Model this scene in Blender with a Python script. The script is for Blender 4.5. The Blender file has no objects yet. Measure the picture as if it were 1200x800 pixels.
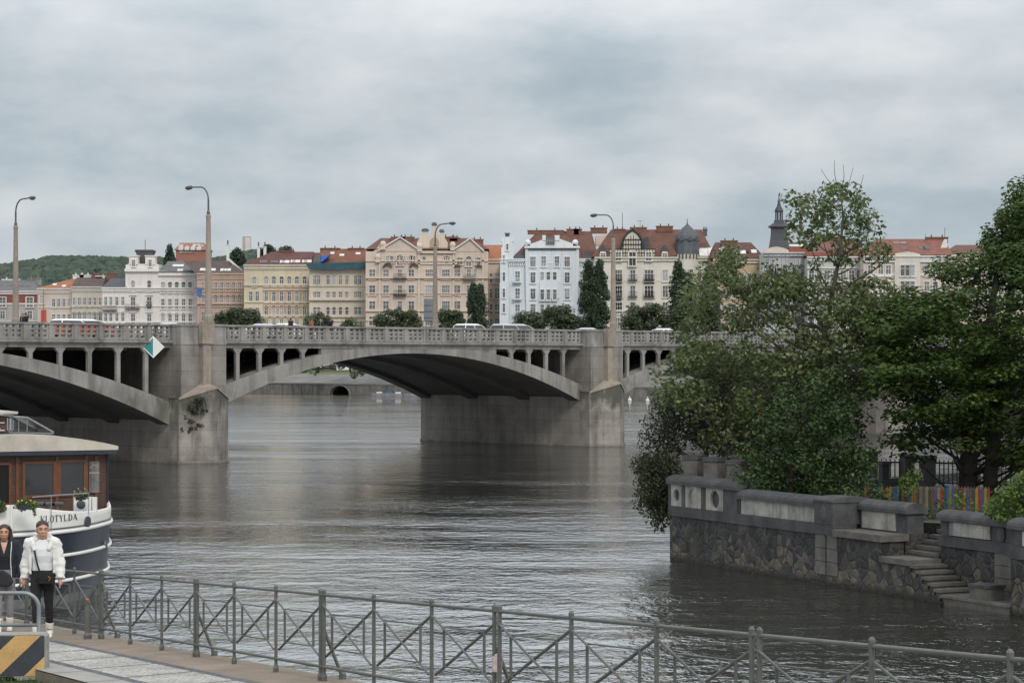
import bpy, math, random
from mathutils import Vector, Matrix
rnd = random.Random(7)
R = math.radians
scene = bpy.context.scene
col = bpy.data.collections.new("place"); scene.collection.children.link(col)
F = 2670.0; HC = 7.8            # lens in picture widths, eye height above the river (m)
def P(px, py, D): return Vector(((px-600)*D/F, D, HC-(py-421)*D/F))

# ------------------------------------------------------------ helpers
class MB:
    def __init__(s): s.v=[]; s.f=[]; s.m=[]
    def add(s, vs, fs, m=0):
        o=len(s.v); s.v.extend([tuple(p) for p in vs]); s.f.extend([tuple(i+o for i in f) for f in fs]); s.m.extend([m]*len(fs)); return s
    def box(s, x0,x1,y0,y1,z0,z1,m=0,M=None):
        vs=[Vector(p) for p in ((x0,y0,z0),(x1,y0,z0),(x1,y1,z0),(x0,y1,z0),(x0,y0,z1),(x1,y0,z1),(x1,y1,z1),(x0,y1,z1))]
        if M is not None: vs=[M@p for p in vs]
        return s.add(vs,[(0,3,2,1),(4,5,6,7),(0,1,5,4),(1,2,6,5),(2,3,7,6),(3,0,4,7)],m)
    def prism(s, poly, a, b, axis='y', m=0, caps=True):
        n=len(poly)
        def mk(p,t): return {'y':(p[0],t,p[1]),'x':(t,p[0],p[1]),'z':(p[0],p[1],t)}[axis]
        vs=[mk(p,a) for p in poly]+[mk(p,b) for p in poly]
        fs=[(i,(i+1)%n,(i+1)%n+n,i+n) for i in range(n)]
        if caps: fs+= [tuple(range(n-1,-1,-1)), tuple(range(n,2*n))]
        return s.add(vs,fs,m)
    def tube(s, pts, r, n=8, m=0, caps=True):
        pts=[Vector(p) for p in pts]
        if not isinstance(r,(list,tuple)): r=[r]*len(pts)
        rings=[]; up=None
        for i,p in enumerate(pts):
            d=(pts[min(i+1,len(pts)-1)]-pts[max(i-1,0)])
            d=d.normalized() if d.length>1e-9 else Vector((0,0,1))
            if up is None:
                up=Vector((0,0,1)) if abs(d.z)<.9 else Vector((0,1,0))
            a=d.cross(up)
            if a.length<1e-6: a=d.orthogonal()
            a.normalize(); b=a.cross(d).normalized(); up=b
            rings.append([p+(a*math.cos(t)+b*math.sin(t))*r[i] for t in [2*math.pi*k/n+math.pi/n for k in range(n)]])
        vs=[q for g in rings for q in g]; fs=[]
        for i in range(len(rings)-1):
            for k in range(n):
                fs.append((i*n+k,i*n+(k+1)%n,(i+1)*n+(k+1)%n,(i+1)*n+k))
        if caps: fs+=[tuple(range(n)),tuple((len(rings)-1)*n+k for k in range(n-1,-1,-1))]
        return s.add(vs,fs,m)
    def loft(s, rings, m=0, n=16):      # rings: (x,y,z,rx,ry) horizontal ellipses
        vs=[]; fs=[]
        for (x,y,z,rx,ry) in rings:
            for k in range(n):
                t=2*math.pi*k/n; vs.append((x+rx*math.cos(t),y+ry*math.sin(t),z))
        for i in range(len(rings)-1):
            for k in range(n): fs.append((i*n+k,i*n+(k+1)%n,(i+1)*n+(k+1)%n,(i+1)*n+k))
        fs+=[tuple(range(n-1,-1,-1)),tuple((len(rings)-1)*n+k for k in range(n))]
        return s.add(vs,fs,m)
    def ball(s, c, rx, ry=None, rz=None, m=0, nu=14, nv=9):
        ry=ry or rx; rz=rz or rx; vs=[]; fs=[]
        for j in range(1,nv):
            p=math.pi*j/nv
            for k in range(nu):
                t=2*math.pi*k/nu; vs.append((c[0]+rx*math.sin(p)*math.cos(t),c[1]+ry*math.sin(p)*math.sin(t),c[2]+rz*math.cos(p)))
        for j in range(nv-2):
            for k in range(nu): fs.append((j*nu+k,(j+1)*nu+k,(j+1)*nu+(k+1)%nu,j*nu+(k+1)%nu))
        a=len(vs); vs+=[(c[0],c[1],c[2]+rz),(c[0],c[1],c[2]-rz)]
        for k in range(nu):
            fs.append((a,k,(k+1)%nu)); fs.append((a+1,(nv-2)*nu+(k+1)%nu,(nv-2)*nu+k))
        return s.add(vs,fs,m)
    def lathe(s, prof, c=(0,0,0), n=16, m=0):
        return s.loft([(c[0],c[1],c[2]+z,r,r) for r,z in prof],m,n)
    def mesh(s, name, mats, smooth=False):
        me=bpy.data.meshes.new(name); me.from_pydata(s.v,[],s.f)
        for mt in (mats if isinstance(mats,(list,tuple)) else [mats]): me.materials.append(mt)
        if any(s.m): me.polygons.foreach_set('material_index',s.m)
        if smooth: me.polygons.foreach_set('use_smooth',[True]*len(s.f))
        me.update(); return me
    def build(s, name, mats, parent=None, loc=None, smooth=False):
        return link(name,s.mesh(name,mats,smooth),parent,loc)
def link(name, me, parent=None, loc=None):
    o=bpy.data.objects.new(name,me); col.objects.link(o)
    if parent is not None: o.parent=parent
    if loc is not None: o.location=loc
    return o
def empty(name, loc=(0,0,0), rz=0.0):
    o=bpy.data.objects.new(name,None); col.objects.link(o); o.location=loc; o.rotation_euler=(0,0,rz); o.empty_display_size=.3; return o
def tag(o, label, cat, group=None, kind=None):
    if kind: o['kind']=kind
    if label: o['label']=label
    if cat: o['category']=cat
    if group: o['group']=group
    return o
def struct(o): o['kind']='structure'; return o
def fixn(o):
    import bmesh
    bm=bmesh.new(); bm.from_mesh(o.data); bmesh.ops.recalc_face_normals(bm,faces=bm.faces); bm.to_mesh(o.data); bm.free(); return o
def copy_tree(o, parent=None, kids=None):
    c=o.copy(); col.objects.link(c)
    if parent is not None: c.parent=parent
    for ch in list(o.children): copy_tree(ch,c)
    return c

# ------------------------------------------------------------ materials
def newmat(name):
    m=bpy.data.materials.new(name); m.use_nodes=True; nt=m.node_tree
    b=nt.nodes['Principled BSDF']; return m,nt,b
def N(nt,t,**kw):
    n=nt.nodes.new(t)
    for k,v in kw.items(): setattr(n,k,v)
    return n
def L(nt,a,b): nt.links.new(a,b)
def noise(nt, vec, scale, detail=4, rough=.55, stretch=None):
    if stretch:
        mp=N(nt,'ShaderNodeMapping'); mp.inputs['Scale'].default_value=stretch; L(nt,vec,mp.inputs['Vector']); vec=mp.outputs['Vector']
    n=N(nt,'ShaderNodeTexNoise'); n.inputs['Scale'].default_value=scale; n.inputs['Detail'].default_value=detail; n.inputs['Roughness'].default_value=rough
    L(nt,vec,n.inputs['Vector']); return n.outputs['Fac']
def ramp(nt, fac, stops):
    r=N(nt,'ShaderNodeValToRGB'); e=r.color_ramp.elements
    while len(e)<len(stops): e.new(.5)
    for k,(p,c) in enumerate(stops): e[k].position=p; e[k].color=(*c,1) if len(c)==3 else c
    L(nt,fac,r.inputs['Fac']); return r.outputs['Color']
def mixc(nt, fac, a, b, mode='MIX'):
    m=N(nt,'ShaderNodeMix'); m.data_type='RGBA'; m.blend_type=mode
    if isinstance(fac,float): m.inputs[0].default_value=fac
    else: L(nt,fac,m.inputs[0])
    for s,v in ((6,a),(7,b)):
        if isinstance(v,tuple): m.inputs[s].default_value=(*v,1)
        else: L(nt,v,m.inputs[s])
    return m.outputs[2]
def wpos(nt): return N(nt,'ShaderNodeNewGeometry').outputs['Position']
def mat(name, c, var=.25, scale=.8, rough=.8, bump=0.0, bscale=30, streak=0.0, metal=0.0, spec=None, fine=0.0, stain=None, moss=None, joints=None):
    """noise-mottled surface; streak adds vertical run-off marks; stain=(z0,z1,colour) darkens towards the water"""
    m,nt,b=newmat(name); p=wpos(nt)
    lo=tuple(x*(1-var) for x in c); hi=tuple(min(1,x*(1+var*.8)) for x in c)
    out=ramp(nt,noise(nt,p,scale,6,.62),[(.3,lo),(.7,hi)])
    if fine: out=mixc(nt,1.0,out,ramp(nt,noise(nt,p,bscale,3),[(.3,(1-fine,)*3),(.7,(1,1,1))]),'MULTIPLY')
    if streak:
        f=noise(nt,p,1.0,4,.55,(1.3,1.3,.16)); out=mixc(nt,1.0,out,ramp(nt,f,[(.30,(1-streak,1-streak,1-streak*.97)),(.52,(1,1,1))]),'MULTIPLY')
    if stain:
        sp=N(nt,'ShaderNodeSeparateXYZ'); L(nt,p,sp.inputs[0])
        mr=N(nt,'ShaderNodeMapRange'); mr.inputs['From Min'].default_value=stain[0]; mr.inputs['From Max'].default_value=stain[1]
        ad=N(nt,'ShaderNodeMath',operation='MULTIPLY_ADD'); L(nt,noise(nt,p,.9,4),ad.inputs[0]); ad.inputs[1].default_value=(stain[1]-stain[0])*.9; L(nt,sp.outputs[2],ad.inputs[2]); L(nt,ad.outputs[0],mr.inputs['Value'])
        out=mixc(nt,mr.outputs[0],stain[2],out)
    if joints:    # formwork joints: thin darker lines every few decimetres of height
        sp=N(nt,'ShaderNodeSeparateXYZ'); L(nt,p,sp.inputs[0])
        dv=N(nt,'ShaderNodeMath',operation='DIVIDE'); L(nt,sp.outputs[2],dv.inputs[0]); dv.inputs[1].default_value=joints
        fr=N(nt,'ShaderNodeMath',operation='FRACT'); L(nt,dv.outputs[0],fr.inputs[0])
        out=mixc(nt,1.0,out,ramp(nt,fr.outputs[0],[(0,(.80,.79,.78)),(.05,(.80,.79,.78)),(.08,(1,1,1))]),'MULTIPLY')
        fl=N(nt,'ShaderNodeMath',operation='FLOOR'); L(nt,dv.outputs[0],fl.inputs[0])
        wn=N(nt,'ShaderNodeTexWhiteNoise',noise_dimensions='1D'); L(nt,fl.outputs[0],wn.inputs['W']); out=mixc(nt,1.0,out,ramp(nt,wn.outputs[0],[(0,(.90,.90,.90)),(1,(1.05,1.05,1.05))]),'MULTIPLY')
    if streak:
        f=noise(nt,p,1.0,5,.7,(4.5,4.5,.10)); out=mixc(nt,1.0,out,ramp(nt,f,[(.28,(1-streak*.8,)*3),(.42,(1,1,1))]),'MULTIPLY')
    if moss:      # dark growth and run-off in patches above a height
        z0,z1,cm_,thr=moss
        sp=N(nt,'ShaderNodeSeparateXYZ'); L(nt,p,sp.inputs[0])
        mr=N(nt,'ShaderNodeMapRange'); mr.inputs['From Min'].default_value=z0; mr.inputs['From Max'].default_value=z1; mr.inputs['To Min'].default_value=-.25; mr.inputs['To Max'].default_value=.2; L(nt,sp.outputs[2],mr.inputs['Value'])
        ad=N(nt,'ShaderNodeMath',operation='ADD'); L(nt,noise(nt,p,1.0,6,.65,(.9,.9,.4)),ad.inputs[0]); L(nt,mr.outputs[0],ad.inputs[1])
        out=mixc(nt,ramp(nt,ad.outputs[0],[(thr,(0,0,0)),(thr+.16,(.85,.85,.85))]),out,cm_)
    L(nt,out,b.inputs['Base Color']); b.inputs['Roughness'].default_value=rough; b.inputs['Metallic'].default_value=metal
    if spec is not None: b.inputs['Specular IOR Level'].default_value=spec
    if bump:
        bp=N(nt,'ShaderNodeBump'); bp.inputs['Strength'].default_value=bump; bp.inputs['Distance'].default_value=.02
        L(nt,noise(nt,p,bscale,4),bp.inputs['Height']); L(nt,bp.outputs[0],b.inputs['Normal'])
    return m
def leafmat(name, stops, trans=.3, rough=.5):
    m,nt,b=newmat(name); g=N(nt,'ShaderNodeNewGeometry')
    ad=N(nt,'ShaderNodeMath',operation='MULTIPLY_ADD'); L(nt,g.outputs['Random Per Island'],ad.inputs[0]); ad.inputs[1].default_value=.55
    ml=N(nt,'ShaderNodeMath',operation='MULTIPLY'); L(nt,noise(nt,g.outputs['Position'],.7,3),ml.inputs[0]); ml.inputs[1].default_value=.5; L(nt,ml.outputs[0],ad.inputs[2])
    c=ramp(nt,ad.outputs[0],stops); L(nt,c,b.inputs['Base Color']); b.inputs['Roughness'].default_value=rough
    b.inputs['Specular IOR Level'].default_value=.3
    t=N(nt,'ShaderNodeBsdfTranslucent'); L(nt,c,t.inputs['Color'])
    mx=N(nt,'ShaderNodeMixShader'); mx.inputs[0].default_value=trans
    L(nt,b.outputs[0],mx.inputs[1]); L(nt,t.outputs[0],mx.inputs[2]); L(nt,mx.outputs[0],nt.nodes['Material Output'].inputs['Surface'])
    return m
def rubble(name, scale=2.8, dark=(.028,.028,.03), tan=(.14,.118,.09), mortar=(.085,.08,.07)):
    m,nt,b=newmat(name); p=wpos(nt)
    wv=N(nt,'ShaderNodeTexNoise'); wv.inputs['Scale'].default_value=2.5; L(nt,p,wv.inputs['Vector'])
    pp=mixc(nt,.06,p,wv.outputs['Color'],'ADD')
    v1=N(nt,'ShaderNodeTexVoronoi',feature='F1'); v2=N(nt,'ShaderNodeTexVoronoi',feature='DISTANCE_TO_EDGE')
    for v in (v1,v2): v.inputs['Scale'].default_value=scale; L(nt,pp,v.inputs['Vector'])
    sc=N(nt,'ShaderNodeSeparateColor'); L(nt,v1.outputs['Color'],sc.inputs[0])
    sp=N(nt,'ShaderNodeSeparateXYZ'); L(nt,p,sp.inputs[0])
    mr=N(nt,'ShaderNodeMapRange'); mr.inputs['From Min'].default_value=1.35; mr.inputs['From Max'].default_value=.2; mr.inputs['To Min'].default_value=-.28; mr.inputs['To Max'].default_value=.32; L(nt,sp.outputs[2],mr.inputs['Value'])
    ad=N(nt,'ShaderNodeMath',operation='ADD'); L(nt,sc.outputs[0],ad.inputs[0]); L(nt,mr.outputs[0],ad.inputs[1])
    st=ramp(nt,ad.outputs[0],[(0.0,dark),(.4,(.048,.047,.045)),(.65,(.085,.076,.063)),(1.0,tan)])
    st=mixc(nt,1.0,st,ramp(nt,noise(nt,p,9,4),[(.3,(.5,.5,.5)),(.7,(1.15,1.15,1.15))]),'MULTIPLY'); st=mixc(nt,1.0,st,ramp(nt,noise(nt,p,.8,5,.6,(1,1,.5)),[(.32,(.5,.5,.48)),(.62,(1.1,1.08,1.05))]),'MULTIPLY')
    mo=mixc(nt,1.0,mortar,ramp(nt,noise(nt,p,1.3,3),[(.42,(.12,.12,.12)),(.66,(1,1,1))]),'MULTIPLY')
    out=mixc(nt,ramp(nt,v2.outputs['Distance'],[(.035,(0,0,0)),(.075,(1,1,1))]),mo,st)
    mr2=N(nt,'ShaderNodeMapRange'); mr2.inputs['From Min'].default_value=.05; mr2.inputs['From Max'].default_value=.3; L(nt,sp.outputs[2],mr2.inputs['Value'])
    out=mixc(nt,mr2.outputs[0],(.018,.018,.013),out)
    L(nt,out,b.inputs['Base Color']); b.inputs['Roughness'].default_value=.85
    bp=N(nt,'ShaderNodeBump'); bp.inputs['Strength'].default_value=.6; bp.inputs['Distance'].default_value=.05
    L(nt,ramp(nt,v2.outputs['Distance'],[(0,(0,0,0)),(.2,(1,1,1))]),bp.inputs['Height']); L(nt,bp.outputs[0],b.inputs['Normal'])
    return m
def setts(name, scale, c, joint=(.05,.05,.05), var=.35):
    m,nt,b=newmat(name); p=wpos(nt)
    v1=N(nt,'ShaderNodeTexVoronoi',feature='F1'); v2=N(nt,'ShaderNodeTexVoronoi',feature='DISTANCE_TO_EDGE')
    for v in (v1,v2): v.inputs['Scale'].default_value=scale; v.inputs['Randomness'].default_value=.75; L(nt,p,v.inputs['Vector'])
    sc=N(nt,'ShaderNodeSeparateColor'); L(nt,v1.outputs['Color'],sc.inputs[0])
    st=ramp(nt,sc.outputs[0],[(0,tuple(x*(1-var) for x in c)),(1,tuple(x*(1+var*.6) for x in c))])
    st=mixc(nt,1.0,st,ramp(nt,noise(nt,p,1.2,5),[(.3,(.72,.71,.69)),(.7,(1.06,1.06,1.06))]),'MULTIPLY')
    out=mixc(nt,ramp(nt,v2.outputs['Distance'],[(.03,(0,0,0)),(.12,(1,1,1))]),joint,st)
    L(nt,out,b.inputs['Base Color']); b.inputs['Roughness'].default_value=.8
    bp=N(nt,'ShaderNodeBump'); bp.inputs['Strength'].default_value=.5; bp.inputs['Distance'].default_value=.01
    L(nt,v2.outputs['Distance'],bp.inputs['Height']); L(nt,bp.outputs[0],b.inputs['Normal'])
    return m
def watermat():
    m,nt,b=newmat('river_water'); p=wpos(nt)
    b.inputs['Base Color'].default_value=(.014,.013,.009,1); b.inputs['Roughness'].default_value=.03; b.inputs['IOR'].default_value=1.6
    def w(scale,detail,stretch,rot):
        mp=N(nt,'ShaderNodeMapping'); mp.inputs['Scale'].default_value=stretch; mp.inputs['Rotation'].default_value=(0,0,rot); L(nt,p,mp.inputs['Vector'])
        n=N(nt,'ShaderNodeTexNoise'); n.inputs['Scale'].default_value=scale; n.inputs['Detail'].default_value=detail; n.inputs['Roughness'].default_value=.55; n.inputs['Distortion'].default_value=.4
        L(nt,mp.outputs[0],n.inputs['Vector']); return n.outputs['Fac']
    a=w(1.0,3,(1.9,1.15,1),.12); c=w(3.2,2,(1.7,1.2,1),-.2)
    e=w(.42,2,(1.6,1.15,1),.3)
    # wind patches: calm and ruffled stretches of water
    patch=ramp(nt,noise(nt,p,.015,4,.6,(.6,2.8,1)),[(.33,(.36,)*3),(.52,(1,1,1))])
    grp=ramp(nt,noise(nt,p,.10,3,.6,(.55,1.7,1)),[(.36,(.38,)*3),(.66,(1.0,)*3)])
    patch=mixc(nt,1.0,patch,grp,'MULTIPLY')
    # the bridge shelters a calmer band of water; wind ruffles the open reach beyond and the water by the quay
    sy=N(nt,'ShaderNodeSeparateXYZ'); L(nt,p,sy.inputs[0])
    yy=N(nt,'ShaderNodeMath',operation='MULTIPLY_ADD'); L(nt,noise(nt,p,.02,3,.6,(.8,1.6,1)),yy.inputs[0]); yy.inputs[1].default_value=90; L(nt,sy.outputs[1],yy.inputs[2])
    ym=N(nt,'ShaderNodeMapRange'); ym.inputs['From Min'].default_value=95; ym.inputs['From Max'].default_value=295; L(nt,yy.outputs[0],ym.inputs['Value'])
    lee=ramp(nt,ym.outputs[0],[(0,(.75,)*3),(.16,(.6,)*3),(.36,(.26,)*3),(.58,(.26,)*3),(.80,(.75,)*3)])
    patch=mixc(nt,1.0,patch,lee,'MULTIPLY')
    s=N(nt,'ShaderNodeMath',operation='MULTIPLY_ADD'); L(nt,c,s.inputs[0]); s.inputs[1].default_value=.30; 
    s2=N(nt,'ShaderNodeMath',operation='MULTIPLY'); L(nt,a,s2.inputs[0]); s2.inputs[1].default_value=.72; s3=N(nt,'ShaderNodeMath',operation='MULTIPLY_ADD'); L(nt,e,s3.inputs[0]); s3.inputs[1].default_value=1.0; L(nt,s2.outputs[0],s3.inputs[2]); L(nt,s3.outputs[0],s.inputs[2])
    h=N(nt,'ShaderNodeMath',operation='MULTIPLY'); L(nt,s.outputs[0],h.inputs[0]); L(nt,patch,h.inputs[1])
    bp=N(nt,'ShaderNodeBump'); bp.inputs['Strength'].default_value=1.0; bp.inputs['Distance'].default_value=WAVE
    L(nt,h.outputs[0],bp.inputs['Height']); L(nt,bp.outputs[0],b.inputs['Normal'])
    g=N(nt,'ShaderNodeBsdfGlossy'); g.inputs['Roughness'].default_value=.03; g.inputs['Color'].default_value=(.95,.98,1,1); L(nt,bp.outputs[0],g.inputs['Normal'])
    mx=N(nt,'ShaderNodeMixShader'); mx.inputs[0].default_value=.30; L(nt,b.outputs[0],mx.inputs[1]); L(nt,g.outputs[0],mx.inputs[2]); L(nt,mx.outputs[0],nt.nodes['Material Output'].inputs['Surface'])
    return m
WAVE=.26
CONC=(.255,.242,.224)
M={}
M['conc']=mat('weathered_concrete',CONC,.32,.5,.85,.3,18,.5,fine=.15)
M['conc_arch']=mat('arch_concrete',(.245,.232,.212),.35,.35,.85,.3,12,.42,fine=.15,moss=(9.5,3.5,(.085,.088,.062),.58))
M['conc_pier']=mat('pier_concrete',(.24,.218,.195),.3,.45,.85,.35,9,.35,joints=1.15,fine=.2,stain=(-.2,.55,(.035,.032,.026)))
M['conc_cut']=mat('stained_cutwater',(.26,.235,.21),.4,.55,.9,.35,9,.45,joints=.62,fine=.25,stain=(-.2,.5,(.035,.032,.026)),moss=(1.5,4.8,(.05,.052,.04),.50))
M['soffit']=mat('shade_toned_soffit',(.042,.038,.034),.35,.4,.9)  # under-arch shade is put into this dark colour
M['conc_dark']=mat('shade_toned_concrete',(.055,.05,.045),.3,.4,.9)  # darker copy of the concrete; shade inside the spandrels is in the colour
M['asphalt']=mat('asphalt',(.05,.05,.05),.2,2,.9)
M['lamp_conc']=mat('lamp_concrete',(.27,.225,.185),.2,1.2,.85,streak=.2)
M['steel']=mat('painted_steel',(.09,.095,.10),.15,3,.5,metal=.3)
M['water']=watermat()
M['rubble']=rubble('rubble_stone')
M['coping']=mat('granite_coping',(.066,.066,.067),.4,2.0,.85,.4,22,.3,fine=.3)
M['band']=mat('dark_granite',(.06,.06,.062),.45,1.6,.85,.4,22,.3,fine=.3)
M['panel']=mat('pale_stone_panel',(.35,.33,.295),.4,1.6,.85,.3,25,.75,fine=.25)
M['step']=mat('worn_stone_step',(.11,.102,.09),.4,2,.85,.4,20,fine=.25)
M['earth']=mat('island_earth',(.05,.05,.03),.4,1,.95,.5,6)
M['grass']=mat('grass_ground',(.05,.075,.02),.4,2,.95,.6,40,fine=.4)
M['lawn']=mat('bank_lawn',(.11,.115,.055),.35,.2,.95)
M['paving']=mat('bank_paving',(.17,.165,.155),.25,.25,.9)
M['bankwall']=mat('bank_stone',(.15,.14,.125),.35,.6,.9,streak=.45)
M['ground']=mat('town_ground',(.10,.10,.095),.25,.1,.95)
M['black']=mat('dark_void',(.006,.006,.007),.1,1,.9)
M['iron']=mat('black_iron',(.015,.015,.016),.2,3,.5)
M['fence']=mat('grey_green_paint',(.115,.118,.105),.22,5,.5,spec=.5,fine=.25)
M['galv']=mat('galvanised_tube',(.22,.235,.25),.15,6,.42,metal=.35)
M['quayc']=mat('quay_concrete',(.24,.19,.145),.28,1.4,.9,.4,40,fine=.25)
M['mosaic']=setts('stone_mosaic',14,(.47,.45,.415),(.2,.19,.175),.3)
M['sett']=setts('dark_setts',9,(.12,.125,.14),(.04,.04,.045))
M['kerb']=mat('granite_kerb',(.33,.315,.29),.2,2,.85,.3,60,fine=.25)
M['joint']=mat('dark_joint',(.06,.06,.062),.3,5,.9)
M['yellow']=mat('worn_yellow_paint',(.58,.36,.14),.14,5,.75,.3,60,fine=.2)
M['stripe']=mat('faded_black_paint',(.045,.05,.06),.25,5,.8,.3,60,fine=.25)
M['blockc']=mat('block_concrete',(.28,.27,.25),.25,4,.9,.4,50)
M['white']=mat('white_paint',(.72,.71,.67),.07,2,.45,fine=.06)
M['cream']=mat('cream_roof_coat',(.47,.43,.36),.2,1.5,.7,fine=.15)
M['navy']=mat('navy_hull_paint',(.022,.028,.042),.25,2,.35)
M['wood']=mat('brown_cladding',(.085,.040,.025),.35,3,.55,fine=.3,bscale=14)
M['frame']=mat('varnished_frame',(.13,.045,.017),.25,4,.4)
M['glassd']=mat('dark_tinted_glass',(.035,.036,.038),.15,1,.12,spec=.6)
M['bglass3']=mat('reflection_toned_glass',(.30,.31,.32),.3,.5,.3,spec=.4)  # pale base colour stands in for a bright reflection in the pane
M['bglass']=mat('window_glass',(.10,.108,.117),.35,.5,.15,spec=.5)  # base colour lightened to carry distance haze
M['bglass2']=mat('curtained_glass',(.16,.165,.17),.4,.5,.3,spec=.4)
M['sash']=mat('white_sash',(.62,.61,.58),.1,1,.6)
M['teal']=mat('teal_sign_paint',(.012,.20,.19),.08,3,.5)
M['skin']=mat('skin',(.46,.25,.17),.12,30,.5)
M['hairb']=mat('dark_brown_hair',(.035,.018,.011),.3,40,.5)
M['shoe']=mat('white_leather',(.70,.66,.60),.08,20,.5)
M['bark']=mat('grey_bark',(.10,.085,.065),.35,6,.95,.6,25)
M['barkd']=mat('dark_bark',(.035,.03,.024),.35,6,.95,.6,25)
_LG=[(.0,(.010,.018,.007)),(.45,(.030,.052,.015)),(.8,(.075,.105,.030)),(1.0,(.16,.17,.06))]
M['leaf_pop']=leafmat('poplar_leaves',[(0,(.034,.045,.016)),(.42,(.075,.102,.036)),(.75,(.15,.18,.07)),(1,(.32,.34,.20))],.35,.38)  # palest stop paints the leaf highlights
M['leaf_map']=leafmat('maple_leaves',[(0,(.020,.036,.010)),(.5,(.056,.095,.022)),(.85,(.115,.165,.038)),(1,(.18,.22,.055))],.4)
M['leaf_wil']=leafmat('thin_leaves',[(0,(.012,.018,.007)),(.5,(.034,.042,.018)),(1,(.085,.09,.045))],.25)
M['leaf_bush']=leafmat('bush_leaves',[(0,(.014,.028,.009)),(.5,(.038,.070,.021)),(1,(.09,.135,.042))],.25)
M['leaf_light']=leafmat('light_green_leaves',[(0,(.04,.07,.015)),(.5,(.08,.125,.025)),(1,(.15,.20,.05))],.3)
M['leaf_far']=leafmat('far_bush_leaves',[(0,(.06,.08,.048)),(.5,(.095,.12,.068)),(1,(.16,.185,.11))],.4)  # stops lightened, distance haze put into the leaf colour
M['leaf_farp']=leafmat('far_poplar_leaves',[(0,(.035,.055,.035)),(.5,(.058,.088,.05)),(1,(.10,.14,.075))],.4)  # haze over the far bank is lightened into these greens too
M['hillwood']=leafmat('hill_wood',[(0,(.032,.05,.042)),(.5,(.055,.078,.06)),(1,(.10,.125,.085))],.1,.9)  # bluish tone of distance haze is mixed into these greens

# ------------------------------------------------------------ camera, sky, sun
cam_d=bpy.data.cameras.new('camera'); cam=bpy.data.objects.new('camera',cam_d); scene.collection.objects.link(cam)
cam.location=(0,0,HC); cam.rotation_euler=(R(90),0,0)
cam_d.sensor_width=36; cam_d.lens=36*F/1200; cam_d.shift_y=21/1200; cam_d.clip_start=.5; cam_d.clip_end=20000
scene.camera=cam
SUN_EL,SUN_AZ=R(40),R(163)       # azimuth measured clockwise from +Y: behind the camera, to its right
w=bpy.data.worlds.new('World'); scene.world=w; w.use_nodes=True; nt=w.node_tree; nt.nodes.clear()
sky=N(nt,'ShaderNodeTexSky',sky_type='NISHITA'); sky.sun_disc=False; sky.sun_elevation=SUN_EL; sky.sun_rotation=SUN_AZ
bg1=N(nt,'ShaderNodeBackground'); bg1.inputs[1].default_value=.08; L(nt,sky.outputs[0],bg1.inputs[0])
tc=N(nt,'ShaderNodeTexCoord').outputs['Generated']
sp=N(nt,'ShaderNodeSeparateXYZ'); L(nt,tc,sp.inputs[0])
big=noise(nt,tc,1.0,6,.52,(6.5,6.5,17)); mid=noise(nt,tc,1.0,8,.56,(17,17,36)); 
bank=noise(nt,tc,1.0,3,.5,(3.0,3.0,16))
el=N(nt,'ShaderNodeMapRange'); el.inputs['From Min'].default_value=.05; el.inputs['From Max'].default_value=.155; el.inputs['To Min'].default_value=-.09; el.inputs['To Max'].default_value=.16; L(nt,sp.outputs[2],el.inputs['Value'])
xr=N(nt,'ShaderNodeMapRange'); xr.inputs['From Min'].default_value=-.23; xr.inputs['From Max'].default_value=.23; xr.inputs['To Min'].default_value=-.05; xr.inputs['To Max'].default_value=.05; L(nt,sp.outputs[0],xr.inputs['Value'])
def madd(a,k,b):
    n=N(nt,'ShaderNodeMath',operation='MULTIPLY_ADD'); L(nt,a,n.inputs[0]); n.inputs[1].default_value=k
    if isinstance(b,float): n.inputs[2].default_value=b
    else: L(nt,b,n.inputs[2])
    return n.outputs[0]
f=madd(big,1.15,madd(mid,.62,madd(bank,.7,-.70)))
f=madd(el.outputs[0],1.0,f); f=madd(xr.outputs[0],1.0,f)
cl=ramp(nt,f,[(.22,(.37,.445,.505)),(.42,(.455,.525,.575)),(.54,(.55,.60,.64)),(.66,(.63,.667,.70)),(.84,(.74,.762,.78))])
# an overcast vault is brighter overhead than near the horizon
zen=N(nt,'ShaderNodeMapRange'); zen.inputs['From Min'].default_value=.12; zen.inputs['From Max'].default_value=.34; zen.inputs['To Min'].default_value=1.0; zen.inputs['To Max'].default_value=1.85; L(nt,sp.outputs[2],zen.inputs['Value'])
bg2=N(nt,'ShaderNodeBackground'); L(nt,cl,bg2.inputs[0]); L(nt,zen.outputs[0],bg2.inputs[1])
mx=N(nt,'ShaderNodeMixShader'); mx.inputs[0].default_value=.93; L(nt,bg1.outputs[0],mx.inputs[1]); L(nt,bg2.outputs[0],mx.inputs[2])
wo=N(nt,'ShaderNodeOutputWorld'); L(nt,mx.outputs[0],wo.inputs[0])
sl=bpy.data.lights.new('sun','SUN'); sl.energy=1.6; sl.angle=R(16); sl.color=(1,.95,.88)
so=bpy.data.objects.new('sun',sl); scene.collection.objects.link(so)
sd=Vector((math.sin(SUN_AZ)*math.cos(SUN_EL),math.cos(SUN_AZ)*math.cos(SUN_EL),math.sin(SUN_EL)))
so.rotation_euler=(-sd).to_track_quat('-Z','Y').to_euler()
scene.view_settings.view_transform='Standard'; scene.view_settings.look='None'; scene.view_settings.exposure=0; scene.view_settings.gamma=1
scene.cycles.max_bounces=6; scene.cycles.transparent_max_bounces=8

# ------------------------------------------------------------ river, banks, hill
U=Vector((.6935,.7204,0)); V=Vector((-.7204,.6935,0))
mb=MB(); mb.add([(-900,-60,0),(900,-60,0),(900,2500,0),(-900,2500,0)],[(0,1,2,3)]); struct(mb.build('river_water',M['water']))
B0=Vector((135,338,0))
def bank(e,t,z): q=B0+U*e+V*t; return (q.x,q.y,z)
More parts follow.
